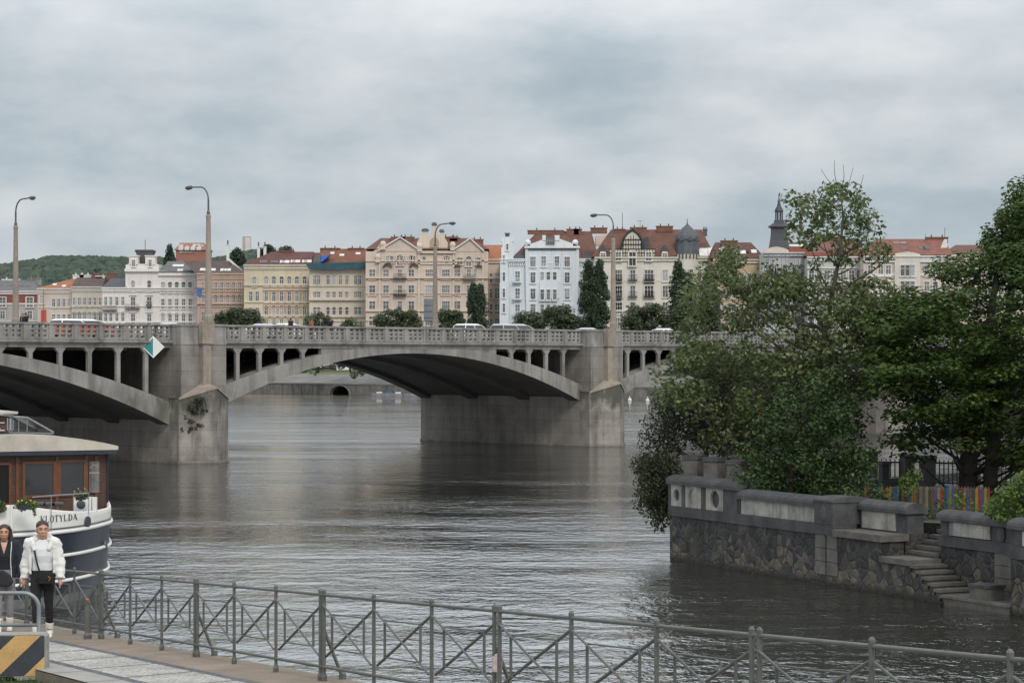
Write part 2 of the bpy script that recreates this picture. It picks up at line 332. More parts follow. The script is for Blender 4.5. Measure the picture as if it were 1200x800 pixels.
# ground sheet: bank profile swept along the river, out to the horizon
prof=[(0,-3),(0,2.25),(.6,2.26),(7,2.6),(7.2,2.62),(15,4.35),(15.2,4.36),(20,5.0),(26,5.45),(400,5.6),(6000,5.8)]
def sheet(name,pr,mt,t0=-420,t1=1800):
    mb=MB(); vs=[]
    for e,z in pr: vs+= [bank(e,t0,z),bank(e,t1,z)]
    mb.add(vs,[(2*i,2*i+2,2*i+3,2*i+1) for i in range(len(pr)-1)]); o=fixn(mb.build(name,mt)); return struct(o)
sheet('riverside_path',prof[2:5],M['paving']); sheet('grass_slope',prof[4:7],M['paving']); sheet('bank_lawn',prof[6:9],M['lawn']); sheet('ground',prof[8:],M['ground'])
# stone wall of the far bank with the round culvert
emb=empty('embankment_wall',B0,math.atan2(V.y,V.x)); tag(emb,'long low stone embankment wall along the far waterline under the arch','wall')
# local x runs along the river away from us, local y is -U (towards the water)
TC=240.5
w_=MB(); arch=[(TC-3.2,0.0)]+[(TC-3.2*math.cos(a),3.2*.62*math.sin(a)) for a in [math.pi*k/14 for k in range(1,14)]]+[(TC+3.2,0.0)]
w_.prism([(-420,-3),(TC-3.2,-3)]+arch+[(TC+3.2,-3),(1800,-3),(1800,2.24),(-420,2.24)],-.9,-.02)
fixn(w_.build('wall',M['bankwall'],emb))
w_=MB(); w_.prism([(-420,2.245),(1800,2.245),(1800,2.5),(-420,2.5)],-.75,.12); w_.build('coping',M['paving'],emb)
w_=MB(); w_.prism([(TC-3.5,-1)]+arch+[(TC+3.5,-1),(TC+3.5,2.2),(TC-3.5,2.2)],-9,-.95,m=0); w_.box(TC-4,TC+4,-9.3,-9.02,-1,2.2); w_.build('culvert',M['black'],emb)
w_=MB()
for i,(a) in enumerate(range(13)):
    a0=math.pi*a/13+.02; a1=math.pi*(a+1)/13-.02; q=[(TC-r*math.cos(t),r*.62*math.sin(t)) for r,t in ((3.25,a0),(3.25,a1),(3.85,a1),(3.85,a0))]
    w_.prism(q,-.018,.06)
fixn(w_.build('arch_ring',M['paving'],emb))
# hill: terrain, then the wood on it
def hz(x,y):   # height of the hill at a place
    px=600+x*F/y
    s=max(0,min(1,(y-1150)/620)); s=s*s*(3-2*s)
    prof_=[(-400,84),(0,80),(60,87),(110,87),(150,86),(190,86),(215,85),(255,86),(300,93),(330,90),(370,80),(430,55),(520,15),(700,0)]
    h=0
    for (a,ha),(b,hb) in zip(prof_,prof_[1:]):
        if a<=px<=b: h=ha+(hb-ha)*(px-a)/(b-a)
    if px<-400: h=84
    return 5.5+s*h*.90
mb=MB(); nx,ny=70,22; vs=[]
for j in range(ny+1):
    y=1100+j*60
    for i in range(nx+1):
        x=(-600+i*(1350/nx)-400)*y/F*1.0; vs.append((x,y,hz(x,y)-1.5))
mb.add(vs,[(j*(nx+1)+i,j*(nx+1)+i+1,(j+1)*(nx+1)+i+1,(j+1)*(nx+1)+i) for j in range(ny) for i in range(nx)])
struct(mb.build('hill',M['hillwood'],smooth=True))
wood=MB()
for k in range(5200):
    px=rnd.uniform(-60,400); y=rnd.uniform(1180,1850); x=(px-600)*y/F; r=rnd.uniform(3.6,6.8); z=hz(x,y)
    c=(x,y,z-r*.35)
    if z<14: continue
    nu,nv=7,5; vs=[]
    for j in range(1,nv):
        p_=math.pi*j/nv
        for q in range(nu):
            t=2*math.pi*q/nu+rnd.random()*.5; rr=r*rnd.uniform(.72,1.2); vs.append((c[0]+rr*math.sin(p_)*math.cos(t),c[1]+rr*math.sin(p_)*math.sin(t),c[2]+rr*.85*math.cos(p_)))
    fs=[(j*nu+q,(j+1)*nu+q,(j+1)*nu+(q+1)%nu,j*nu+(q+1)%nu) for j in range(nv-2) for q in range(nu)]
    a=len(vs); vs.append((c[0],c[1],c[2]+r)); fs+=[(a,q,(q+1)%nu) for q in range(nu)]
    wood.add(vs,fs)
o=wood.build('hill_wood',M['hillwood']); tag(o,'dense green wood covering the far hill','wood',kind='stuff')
# ------------------------------------------------------------ bridge (local x along it, y away from us across it)
W=20.5
bridge=empty('arch_bridge',(-23.6,173,0),math.atan2(U.y,U.x)); tag(bridge,'long concrete arch bridge with openwork balustrade spanning the whole river','bridge')
def BW(s,y,z): q=Vector((-23.6,173,0))+U*s+V*y; return Vector((q.x,q.y,z))
PIER=[-52.9,-0.7,45.1,90.9,136.7,182.5]
SP=[(-52.9,-0.7,.0093,8.15),(-0.7,45.1,.0099,8.3),(45.1,90.9,.0099,8.3),(90.9,136.7,.0099,8.3),(136.7,182.5,.0099,8.3)]
ZD=8.68; ZP0,ZP1=9.22,10.45; ZR=9.42
S0,S1=-60,186
mb=MB(); mb.box(S0,S1,.02,W-.02,ZD+.25,9.2); mb.box(S0,S1,.05,.55,ZD,ZD+.248); mb.box(S0,S1,W-.55,W-.05,ZD,ZD+.248)
for y in (5.5,11.2,17): mb.box(S0,S1,y,y+.5,ZD-.2,ZD+.248)
deck=mb.build('deck',M['conc'],bridge)
mb=MB(); mb.prism([(-.28,9.2),(-.28,9.06),(-.05,8.92),(.02,8.92),(.02,9.2)],S0,S1,'x'); fixn(mb.build('cornice',M['conc'],bridge))
mb=MB(); mb.box(S0,S1+60,3.6,W-3.6,9.2,9.32); mb.build('road_surface',M['asphalt'],bridge)
for y0,y1 in ((.32,3.6),(W-3.6,W-.32)):
    mb=MB(); mb.box(S0,S1,y0,y1,9.2,ZR); mb.build('sidewalk',M['paving'],bridge)
HP=2.35   # half thickness of a pier at the springing
for (a,b,k,zt) in SP:
    c=(a+b)/2; xs=[a+HP-.3+(b-a-2*HP+.6)*i/40 for i in range(41)]
    lo=lambda x: zt-k*(x-c)**2
    up=lambda x: min(zt+.72-(k-.0018)*(x-c)**2, ZD-.01)
    mb=MB()
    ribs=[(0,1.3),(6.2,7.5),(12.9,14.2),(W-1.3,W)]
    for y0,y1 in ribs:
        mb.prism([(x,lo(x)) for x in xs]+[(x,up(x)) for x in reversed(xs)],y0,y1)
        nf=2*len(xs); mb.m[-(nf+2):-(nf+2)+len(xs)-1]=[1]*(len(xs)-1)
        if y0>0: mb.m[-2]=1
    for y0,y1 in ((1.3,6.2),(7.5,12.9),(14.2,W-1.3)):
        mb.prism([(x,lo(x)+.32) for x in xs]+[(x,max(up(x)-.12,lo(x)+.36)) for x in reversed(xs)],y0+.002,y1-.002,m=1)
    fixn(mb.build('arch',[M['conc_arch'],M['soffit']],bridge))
    # solid spandrel near the crown
    dmax=10.0 if b-a<50 else 8.7
    xs2=[c-dmax+(2*dmax)*i/30 for i in range(31)]
    mb=MB(); mb.prism([(x,up(x)-.05) for x in xs2]+[(x,ZD+.24) for x in reversed(xs2)],.12,.5); fixn(mb.build('spandrel_wall',M['conc'],bridge))
    # spandrel columns with haunched heads, outer row and the next row in
    for side in (-1,1):
        pc=a if side<0 else b
        n=0
        for j in range(6):
            d0=4.35+(2.21 if b-a<50 else 2.55)*j
            if d0>(b-a)/2-dmax-.2: continue
            x=(a+d0) if side<0 else (b-d0)
            for y0,y1 in ((.1,.36),(7.4,8.0)):
                zb=up(x)-.15
                if ZD-zb<.35: continue
                mb=MB(); h=.17
                mb.prism([(x-h,zb),(x+h,zb),(x+h,ZD-.42),(x+h+.34,ZD-.002),(x-h-.34,ZD-.002),(x-h,ZD-.42)],y0,y1)
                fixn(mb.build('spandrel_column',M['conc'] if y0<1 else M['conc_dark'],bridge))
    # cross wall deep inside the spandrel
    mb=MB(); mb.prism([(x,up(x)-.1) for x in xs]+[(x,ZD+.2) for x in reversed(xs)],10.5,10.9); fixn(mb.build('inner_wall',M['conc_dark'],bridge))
for p in PIER:
    mb=MB()
    hw=2.15
    mb.box(p-HP,p+HP,.0,W,-4,5.05)                                   # shaft
    mb.box(p-hw,p+hw,.3,W-.3,5.052,ZD+.2)                            # body up to the deck
    mb.box(p-hw,p+hw,-1.2,.298,4.9,ZP0-.3)                           # end buttress
    # cutwater with sloping cap
    A=(p-HP,-1.2);B=(p+HP,-1.2);C=(p,-2.75); zA,zC,zT=4.92,5.75,6.1
    vs=[(*A,-4),(*C,-4),(*B,-4),(*A,zA),(*C,zC),(*B,zA),(p,-1.19,zT),(A[0],0,-4),(B[0],0,-4),(A[0],0,zA),(B[0],0,zA)]
    cw=MB(); cw.add(vs,[(0,1,4,3),(1,2,5,4),(7,0,3,9),(2,8,10,5)])
    cc=MB(); cc.add([(A[0]-.06,A[1]-.05,zA),(p,-2.84,zC),(B[0]+.06,B[1]-.05,zA),(p,-1.19,zT+.04),(A[0]-.06,A[1]-.05,zA-.14),(p,-2.84,zC-.14),(B[0]+.06,B[1]-.05,zA-.14),(A[0]-.06,0,zA),(B[0]+.06,0,zA)],[(0,1,3),(1,2,3),(4,5,1,0),(5,6,2,1),(7,0,3,2,8)])
    # plinth at the waterline
    mb.add([(A[0]-.12,W,-4),(A[0]-.12,-1.25,-4),(p,-2.95,-4),(B[0]+.12,-1.25,-4),(B[0]+.12,W,-4),(A[0]-.12,W,.22),(A[0]-.12,-1.25,.22),(p,-2.95,.22),(B[0]+.12,-1.25,.22),(B[0]+.12,W,.22)],[(0,1,6,5),(1,2,7,6),(2,3,8,7),(3,4,9,8),(5,6,7,8,9)])
    pier=fixn(mb.build('pier',M['conc_pier'],bridge)); fixn(cw.build('cutwater',M['conc_cut'],pier)); fixn(cc.build('cutwater_cap',M['lamp_conc'],pier))
    mb=MB(); mb.box(p-hw-.02,p+hw+.02,-1.25,.3,ZP0-.3,ZP0); mb.box(p-hw,p+hw,-1.2,.3,ZP0,ZP1-.16); mb.box(p-hw-.06,p+hw+.06,-1.27,.36,ZP1-.158,ZP1+.02)
    mb.build('parapet_block',M['conc'],pier)
    mb=MB(); mb.box(p-.36,p+.36,-1.62,-1.202,5.85,ZP0-.25); mb.box(p-.55,p+.55,-1.78,-1.28,ZP0-.248,ZP1+.12); mb.build('pilaster',M['lamp_conc'],pier)
# balustrade panels
panel_me=None
for (a,b,k,zt) in SP[:4]:
    n=19 if b-a<50 else 22; x0=a+HP-.05; pitch=(b-a-2*HP+.1)/n
    me=None
    for i in range(n):
        if me is None:
            mb=MB(); y0,y1=-.06,.2; w0=.34
            mb.box(0,w0,-.13,.27,ZP0,ZP1-.142)                       # post
            iw=pitch-w0; x1=w0+iw
            zb,ztp=ZP0+.2,ZP1-.2
            mb.box(w0,x1,y0,y1,ZP0,zb); mb.box(w0,x1,y0,y1,ztp,ZP1-.142)
            vb=iw*.115; hw_=(iw-.5*vb*2-3*iw*.235)/2
            xs=[w0]
            hole=iw*.2; bar=(iw-3*hole)/4
            for j in range(4):
                xb=w0+j*(hole+bar); mb.box(xb,xb+bar,y0,y1,zb,ztp)
            hh=(ztp-zb); hr=hh*.215; br_=(hh-3*hr)/2
            for j in range(3):
                xh=w0+bar+j*(hole+bar)
                for q in range(2):
                    zz=zb+hr+q*(hr+br_); mb.box(xh,xh+hole,y0+.03,y1-.03,zz,zz+br_)
            mb.box(0,pitch,-.18,.32,ZP1-.14,ZP1)
            me=mb.mesh('balustrade_panel',M['conc'])
        link('balustrade_panel',me,bridge,(x0+i*pitch,0,0))
mb=MB(); mb.box(S0,S1,W-.2,W+.06,ZP0,ZP1-.141); mb.box(S0,S1,W-.3,W+.14,ZP1-.14,ZP1); mb.build('back_parapet',M['conc'],bridge)

# lamps: concrete mast, steel bracket, lantern
def make_lamp():
    t=empty('street_lamp')
    mb=MB(); mb.lathe([(.34,0),(.34,.5),(.27,.7),(.17,8.25),(.19,8.3),(.19,8.5),(.12,8.6)],n=8); mb.build('post',M['lamp_conc'],t)
    mb=MB(); pts=[(0,0,8.55),(0,0,9.7)]+[(0,.95-.95*math.cos(a),9.7+1.1*math.sin(a)) for a in [math.pi/2*k/8 for k in range(1,9)]]+[(0,2.0,10.85)]
    mb.tube(pts,[.075]*2+[.06]*9,8); mb.lathe([(.13,8.55),(.13,8.75),(.08,8.9)],n=8); mb.build('arm',M['steel'],t)
    mb=MB(); mb.loft([(0,2.35,10.68,.06,.25),(0,2.38,10.76,.16,.42),(0,2.35,10.9,.15,.42),(0,2.3,10.98,.06,.28)],n=12); h=mb.build('lamp_head',M['steel'],t,smooth=True)
    mb=MB(); mb.loft([(0,2.42,10.62,.05,.16),(0,2.42,10.675,.10,.22)],n=12); mb.build('lamp_glass',M['sash'],h)
    return t
ang=math.atan2(U.y,U.x)
lamp0=make_lamp()
lamps=[(-.5,-1.5,0,'concrete mast lamp rising over the left bridge pier beside the diamond sign, arm turned left'),
       (45.6,-1.5,0,'concrete mast lamp over the right bridge pier, in front of the cream half-timbered house'),
       ]
lf=[(-2.5,W+.5,math.pi,'leftmost concrete mast lamp, standing against the low wooded hill'),
    (45.15,W+.5,math.pi,'concrete mast lamp in front of the beige gabled house, arm turned right')]
for i,(s,y,r,lab) in enumerate(lamps+lf):
    o=lamp0 if i==0 else copy_tree(lamp0)
    o.scale=(1,1,.95); o.location=BW(s,y,ZP1+.1); o.rotation_euler=(0,0,ang+r); tag(o,lab,'street lamp','lamps along the bridge')
# navigation sign hanging on the parapet over the left arch
sg=empty('navigation_sign',BW(-4.75,-.32,0),math.radians(8)); tag(sg,'diamond shaped board half teal half white hung on the bridge edge above the left arch','sign')
zc=8.72; r_=.82
mb=MB(); mb.prism([(-r_,zc),(0,zc-r_),(r_,zc),(0,zc+r_)],-.03,.03); mb.build('backing',M['white'],sg)
mb=MB(); q=r_-.1; mb.prism([(-q,zc),(-.02,zc-q+.02),(-.02,zc+q-.02)],-.034,-.0305); fixn(mb.build('left_half',M['teal'],sg))
mb=MB(); mb.prism([(q,zc),(.02,zc+q-.02),(.02,zc-q+.02)],-.034,-.0305); fixn(mb.build('right_half',M['sash'],sg))
mb=MB(); mb.box(-.04,.04,.03,.1,zc-.1,ZP1-.3); mb.build('bracket',M['steel'],sg)

# ------------------------------------------------------------ cars on the bridge
def carpaint(name,c): return mat(name,c,.04,1,.3,spec=.6)
CP={'white':carpaint('white_car_paint',(.66,.67,.68)),'silver':carpaint('silver_car_paint',(.42,.44,.46)),'red':carpaint('red_car_paint',(.45,.06,.03)),'dark':carpaint('dark_car_paint',(.03,.035,.045)),'blue':carpaint('blue_car_paint',(.05,.14,.30)),'grey':carpaint('grey_car_paint',(.16,.17,.18))}
M['tyre']=mat('tyre',(.02,.02,.02),.2,5,.8); M['rim']=mat('rim',(.4,.4,.4),.1,5,.4,metal=.6); M['lens']=mat('lamp_lens',(.6,.6,.58),.1,5,.2); M['rear']=mat('rear_lens',(.4,.02,.02),.1,5,.2)
def make_car(kind,paint,roofpaint=None,Lc=4.4,H=1.5,simple=False):
    t=empty('parked_car' if simple else 'car'); hw=.9
    belt=.95 if kind!='van' else 1.15; rf=H
    prof=[(-Lc/2,.35),(-Lc/2+.05,.75),(-Lc/2+.12,belt-.05),(Lc/2-1.15,belt),(Lc/2-.25,belt-.2),(Lc/2,.62),(Lc/2-.02,.32)]
    wb=[-Lc/2+.85,Lc/2-.85]
    low=[]
    for xw in reversed(wb): low+=[(xw+.36*math.cos(a),.32+.36*math.sin(a)) for a in [math.pi*k/8 for k in range(9)]]
    poly=prof+[(Lc/2-.3,.22)]+low+[(-Lc/2+.2,.22)]
    mb=MB(); mb.prism(poly,-hw,hw); body=fixn(mb.build('body',paint,t))
    # cabin: tapered glasshouse with roof and pillars
    if kind=='saloon': bx=(-Lc/2+.55,Lc/2-1.25); tx=(-Lc/2+1.15,Lc/2-2.05)
    elif kind=='estate': bx=(-Lc/2+.15,Lc/2-1.15); tx=(-Lc/2+.45,Lc/2-1.95)
    else: bx=(-Lc/2+.12,Lc/2-.75); tx=(-Lc/2+.2,Lc/2-1.5)
    zb,zt=belt-.02,rf-.15; hb,ht=hw-.03,hw-.2
    mb=MB(); vs=[(bx[0],-hb,zb),(bx[1],-hb,zb),(bx[1],hb,zb),(bx[0],hb,zb),(tx[0],-ht,zt),(tx[1],-ht,zt),(tx[1],ht,zt),(tx[0],ht,zt)]
    mb.add(vs,[(0,1,5,4),(1,2,6,5),(2,3,7,6),(3,0,4,7),(4,5,6,7)]); mb.build('window_glass',M['glassd'],t)
    mb=MB()
    rv=[(tx[0]-.06,-ht-.03,zt),(tx[1]+.06,-ht-.03,zt),(tx[1]+.06,ht+.03,zt),(tx[0]-.06,ht+.03,zt)]
    rv2=[(tx[0]+.12,-ht+.2,rf),(tx[1]-.35,-ht+.2,rf),(tx[1]-.35,ht-.2,rf),(tx[0]+.12,ht-.2,rf)]
    mb.add(rv+rv2,[(3,2,1,0),(4,5,6,7),(0,1,5,4),(1,2,6,5),(2,3,7,6),(3,0,4,7)])
    for sy in (-1,1):
        for (b_,t_) in ((bx[0],tx[0]),(bx[1],tx[1]),((bx[0]+bx[1])/2,(tx[0]+tx[1])/2)):
            mb.tube([(b_,sy*(hb+.005),zb),(t_,sy*(ht+.012),zt+.01)],.045,5)
    mb.build('roof',roofpaint or paint,t)
    if simple: return t
    for xw in wb:
        for sy in (-1,1):
            mb=MB(); mb.tube([(xw,sy*(hw-.22),.32),(xw,sy*(hw-.01),.32)],.32,14); wh=mb.build('wheel',M['tyre'],t)
            mb=MB(); mb.tube([(xw,sy*(hw-.1),.32),(xw,sy*(hw+.005),.32)],.2,12); mb.build('rim',M['rim'],wh)
    for sy in (-1,1):
        mb=MB(); mb.box(Lc/2-.13,Lc/2+.0,sy*.62-.18,sy*.62+.18,.58,.74); mb.build('headlight',M['lens'],t)
        mb=MB(); mb.box(-Lc/2-.0,-Lc/2+.1,sy*.72-.1,sy*.72+.1,.6,.9); mb.build('tail_light',M['rear'],t)
    return t
G='cars driving over the bridge'
cars=[('van','red','white',-7.0,5.5,5.0,1.52,0,'red car with a white roof, leftmost on the bridge'),
      ('saloon','white',None,2.2,7.5,4.3,1.36,1,'pale car just left of the tall lamp over the left pier'),
      ('saloon','silver',None,10.6,6.0,4.5,1.38,1,'pale silver car low behind the balustrade just right of the left lamp'),
      ('saloon','white',None,15.8,8.0,4.5,1.48,0,'white car behind the balustrade next to the walkers on the bridge'),
      ('estate','white',None,37.6,8.2,4.4,1.68,0,'white car with rounded roof beside the dark estate on the bridge'),
      ('van','dark','silver',39.8,5.2,4.9,1.66,0,'long dark estate car with silver roof rail on the bridge'),
      ('saloon','silver',None,53.2,9.0,4.3,1.5,1,'grey car in front of the tall poplars on the bridge'),
      ('saloon','white',None,64.5,9.0,4.4,1.55,1,'white car right of the right bridge lamp')]
for kd,pt,rp,s,y,Lc,H,fl,lab in cars:
    t=make_car(kd,CP[pt],CP[rp] if rp else None,Lc,H); t.location=BW(s,y,9.325); t.rotation_euler=(0,0,ang+(math.pi if fl else 0)); tag(t,lab,'car',G)
# cars parked on the far bank, seen through the middle arch
pk=[('saloon','blue',359,432.5,20.5,'blue car parked on the far bank, leftmost seen under the arch'),('estate','white',366,432,24.5,'pale car parked on the far bank right behind the blue one'),('saloon','dark',384,432,21,'dark car parked on the far bank above the culvert'),('van','white',405,431,21,'white van-like car parked on the far bank under the arch'),('saloon','dark',425,431,21,'dark car parked rightmost but one under the arch on the far bank'),('saloon','grey',437,431,22.5,'grey car parked rightmost on the far bank under the arch')]
for i,(kd,pt,px,py,e,lab) in enumerate(pk):
    k=(px-600)/F; b0=B0+U*e; tt=(b0.x-k*b0.y)/(k*V.y-V.x); q=b0+V*tt
    t=make_car(kd,CP[pt],None,4.4,1.5 if kd!='van' else 1.95,True); t.location=(q.x,q.y,5.02 if e<23 else 5.3); t.rotation_euler=(0,0,[.3,.2,2.9,.1,.4,3.0][i]); tag(t,lab,'car','cars parked on the far bank')
# low white boats moored at the far wall
for i,px in enumerate((444,455,466,484)):
    k=(px-600)/F; b0=B0-U*2.2; tt=(b0.x-k*b0.y)/(k*V.y-V.x); q=b0+V*tt
    t=empty('small_boat',(q.x,q.y,0),.05); mb=MB(); Lb=3.2 if i<3 else 4.0
    pl=[(-Lb,-.5),(-Lb*.3,-.85),(Lb*.6,-.7),(Lb,0),(Lb*.6,.7),(-Lb*.3,.85),(-Lb,.5)]
    Lb/=2; pl=[(x/2,y) for x,y in pl]
    vs=[(x*.92,y*.8,-.2) for x,y in pl]+[(x,y,.5) for x,y in pl]+[(x*.94,y*.85,.3) for x,y in pl]; n=7
    mb.add(vs,[(j,(j+1)%n,(j+1)%n+n,j+n) for j in range(n)]+[(j+n,(j+1)%n+n,(j+1)%n+2*n,j+2*n) for j in range(n)]+[tuple(range(2*n,3*n))]); fixn(mb.build('hull',M['galv'],t))
    mb=MB(); mb.box(-.5,.7,-.45,.45,.32,.8); mb.build('cabin',CP['blue'] if i%2 else M['sash'],t)
    tag(t,['small white boat moored at the far wall right of the culvert','second small boat right of the culvert, with a blue cabin','third small boat right of the culvert','small boat moored at the far wall close to the right pier'][i],'boat','small boats moored at the far wall')
for i,(px,D) in enumerate(((738,437),(759,432),(775,428))):
    q=P(px,421+HC*F/D,D)
    t=empty('buoy',q); mb=MB(); mb.lathe([(.2,-.15),(.36,0),(.36,.2),(.22,.36),(.08,.4),(.08,.6)],n=10); mb.build('float',M['sash'],t); mb=MB(); mb.ball((0,0,.66),.11); mb.build('top_mark',M['sash'],t)
    tag(t,['white buoy on the water close right of the right bridge pier','middle one of three white buoys right of the right pier','white buoy nearest the island trees'][i],'buoy','white buoys near the far bank')

# ------------------------------------------------------------ buildings across the river
def wallm(name,c,var=.12): return mat(name,c,var,.12,.9,streak=.12)
RED=mat('red_tile_roof',(.15,.072,.052),.25,.5,.85,fine=.3,bscale=3); DRED=mat('dark_red_roof',(.12,.05,.042),.25,.5,.85,fine=.3,bscale=3); ORG=mat('orange_tile_roof',(.33,.135,.075),.2,.5,.85,fine=.25,bscale=3)
GREY=mat('grey_slate_roof',(.14,.14,.145),.2,.5,.8,fine=.3,bscale=3); DGREY=mat('dark_slate_roof',(.07,.075,.085),.2,.5,.7,fine=.3,bscale=3); BRN=mat('brown_roof',(.10,.07,.062),.25,.5,.85,fine=.3,bscale=3); SLATE=mat('dark_metal_dome',(.075,.085,.095),.25,1,.6)
def zof(py,D): return HC-(py-421)*D/F
wcache={}
def winmesh(w,h,kind,trim,nb=2,glass='bglass'):
    key=(round(w,2),round(h,2),kind,trim.name,nb,glass)
    if key in wcache: return wcache[key]
    mb=MB(); f=max(.14,w*.13)
    def topc(r,z0): return [(r*math.cos(a),z0+r*math.sin(a)) for a in [math.pi*k/8 for k in range(9)]]
    if kind=='arch':
        r=w/2; z0=h-r
        mb.prism([(-r,0)]+[(-r,z0)]+list(reversed(topc(r,z0)))[1:-1]+[(r,z0),(r,0)],-.05,.1,m=2)
        R_=r+f; prev=None
        for k in range(8):
            a0,a1=math.pi*k/8,math.pi*(k+1)/8
            mb.prism([(r*math.cos(a0),z0+r*math.sin(a0)),(R_*math.cos(a0),z0+R_*math.sin(a0)),(R_*math.cos(a1),z0+R_*math.sin(a1)),(r*math.cos(a1),z0+r*math.sin(a1))],-.18,.1,m=0)
        mb.box(-R_,-r,-.18,.1,0,z0,0); mb.box(r,R_,-.18,.1,0,z0,0)
    else:
        mb.box(-w/2,w/2,-.05,.1,0,h,2)
        mb.box(-w/2-f,-w/2,-.18,.1,0,h,0); mb.box(w/2,w/2+f,-.18,.1,0,h,0); mb.box(-w/2-f,w/2+f,-.18,.1,h,h+f,0)
        if kind=='hood': mb.box(-w/2-f*2,w/2+f*2,-.45,.1,h+f+.25,h+f+.5,0); 
        if kind=='archhood':
            r=w/2+f*1.6
            for k in range(6):
                a0,a1=math.pi*k/6,math.pi*(k+1)/6
                mb.prism([(x*math.cos(a),h+f+.05+x*.8*math.sin(a)) for x,a in ((r-.3,a0),(r,a0),(r,a1),(r-.3,a1))],-.4,.1,m=0)
    mb.box(-w/2-f*1.3,w/2+f*1.3,-.3,.1,-.3,0,0)
    fr=.085
    for k in range(nb+1):
        x=-w/2+(w-fr)*k/nb; mb.box(x,x+fr,-.1,-.051,0,h*(.98 if kind!='arch' else .72),1)
    mb.box(-w/2,w/2,-.095,-.0515,h*.66,h*.66+fr,1)
    me=mb.mesh('window',[trim,M['sash'],M[glass]]); fixme(me); wcache[key]=me; return me
def fixme(me):
    import bmesh
    bm=bmesh.new(); bm.from_mesh(me); bmesh.ops.recalc_face_normals(bm,faces=bm.faces); bm.to_mesh(me); bm.free()
class House:
    def __init__(s,name,label,cat,D,x0,x1,ytop,wall,trim=None,depth=15,base=5.3,cornice=True,group=None):
        s.D=D; s.k=D/F; s.cx=(x0+x1)/2; s.base=base; s.x0,s.x1=x0,x1; s.depth=depth; s.wallm=wall; s.trim=trim or wall
        s.root=empty(name,((s.cx-600)*s.k,D,base)); tag(s.root,label,cat,group)
        mb=MB(); mb.box(s.X(x0),s.X(x1),0,depth,0,s.Z(ytop)); s.wall=mb.build('wall',wall,s.root)
        if cornice:
            z=s.Z(ytop); mb=MB(); mb.box(s.X(x0)-.1,s.X(x1)+.1,-.75,.4,z-.02,z+.3); mb.box(s.X(x0),s.X(x1),-.4,-.001,z-.7,z-.025); mb.build('cornice',s.trim,s.root)
        s.ytop=ytop
    def X(s,px): return (px-s.cx)*s.k
    def Z(s,py): return HC-(py-421)*s.k-s.base
    def band(s,py,h=.35,out=.25,x0=None,x1=None,mt=None):
        mb=MB(); z=s.Z(py); mb.box(s.X(x0 or s.x0),s.X(x1 or s.x1),-out,-.001,z-h/2,z+h/2); return mb.build('string_course',mt or s.trim,s.root)
    def wins(s,pxs,py,w=1.2,h=2.1,kind='rect',nb=2,y=0,glass=None):
        for px in pxs:
            r__=rnd.random(); g=glass or ('bglass2' if r__<.32 else 'bglass3' if r__<.42 else 'bglass')
            link('window',winmesh(w,h,kind,s.trim,nb,g),s.root,(s.X(px),y,s.Z(py)-h/2))
    def roof(s,pts_eave,ridge_y,r0,r1,mt,ytop=None,over=.6,back=None,name='roof'):
        """hipped/gabled roof: eave from pts_eave px range, ridge px r0..r1 at picture height ridge_y"""
        z0=s.Z(ytop or s.ytop)+.25; e0,e1=pts_eave; d=back or s.depth
        zr=HC-(ridge_y-421)*(s.D+d/2)/F-s.base; kk=(s.D+d/2)/F
        rx0,rx1=(r0-600)*kk-(s.cx-600)*s.k,(r1-600)*kk-(s.cx-600)*s.k
        mb=MB(); mb.add([(s.X(e0),-over,z0),(s.X(e1),-over,z0),(s.X(e1),d+over,z0),(s.X(e0),d+over,z0),(rx0,d/2,zr),(rx1,d/2,zr)],[(0,1,5,4),(1,2,5),(2,3,4,5),(3,0,4),(0,3,2,1)])
        s.rf=fixn(mb.build(name,mt,s.root)); s.rp=(z0,zr,d,over); return s.rf
    def rooflight(s,px,py,w=1.1,h=1.4,mt=None):
        z0,zr,d,ov=s.rp; z=s.Z(py); f=(z-z0)/(zr-z0); y=-ov+f*(d/2+ov); n=Vector((0,-(zr-z0),(d/2+ov))).normalized(); up=Vector((0,(d/2+ov),(zr-z0))).normalized()
        c=Vector((s.X(px),y,z))+n*.12; a=Vector((w/2,0,0)); b=up*h/2
        mb=MB(); vs=[c-a-b,c+a-b,c+a+b,c-a+b]; vs+=[q-n*.2 for q in vs]
        mb.add(vs,[(0,1,2,3),(0,4,5,1),(1,5,6,2),(2,6,7,3),(3,7,4,0)]); mb.build('skylight',mt or M['sash'],s.rf)
    def chimney(s,px,py0,py1,w=1.6,y=None,mt=None):
        y=s.depth/2 if y is None else y
        mb=MB(); X=s.X(px); mb.box(X-w/2,X+w/2,y-.5,y+.5,s.Z(py1),s.Z(py0)); mb.box(X-w/2-.12,X+w/2+.12,y-.62,y+.62,s.Z(py0)+.002,s.Z(py0)+.25)
        for q in (-.25,.25): mb.tube([(X+q*w,y,s.Z(py0)+.25),(X+q*w,y,s.Z(py0)+.8)],.16,7)
        return mb.build('chimney',mt or BRICK,s.root)
    def poly(s,name,pts,y0,y1,mt,parent=None):
        mb=MB(); mb.prism([(s.X(a),s.Z(b)) for a,b in pts],y0,y1); return fixn(mb.build(name,mt,parent or s.root))
    def balcony(s,pxc,py,wpx,mt=None):
        mb=MB(); x0,x1=s.X(pxc-wpx/2),s.X(pxc+wpx/2); z=s.Z(py)
        mb.box(x0,x1,-1.1,-.002,z-.18,z)
        n=int((x1-x0)/.22)
        for k in range(n+1): x=x0+(x1-x0-.05)*k/n; mb.box(x,x+.05,-1.08,-1.03,z,z+.95)
        mb.box(x0,x1,-1.1,-1.01,z+.95,z+1.05)
        return mb.build('balcony',mt or M['fence'],s.root)
BRICK=mat('chimney_brick',(.17,.085,.06),.25,1,.9)
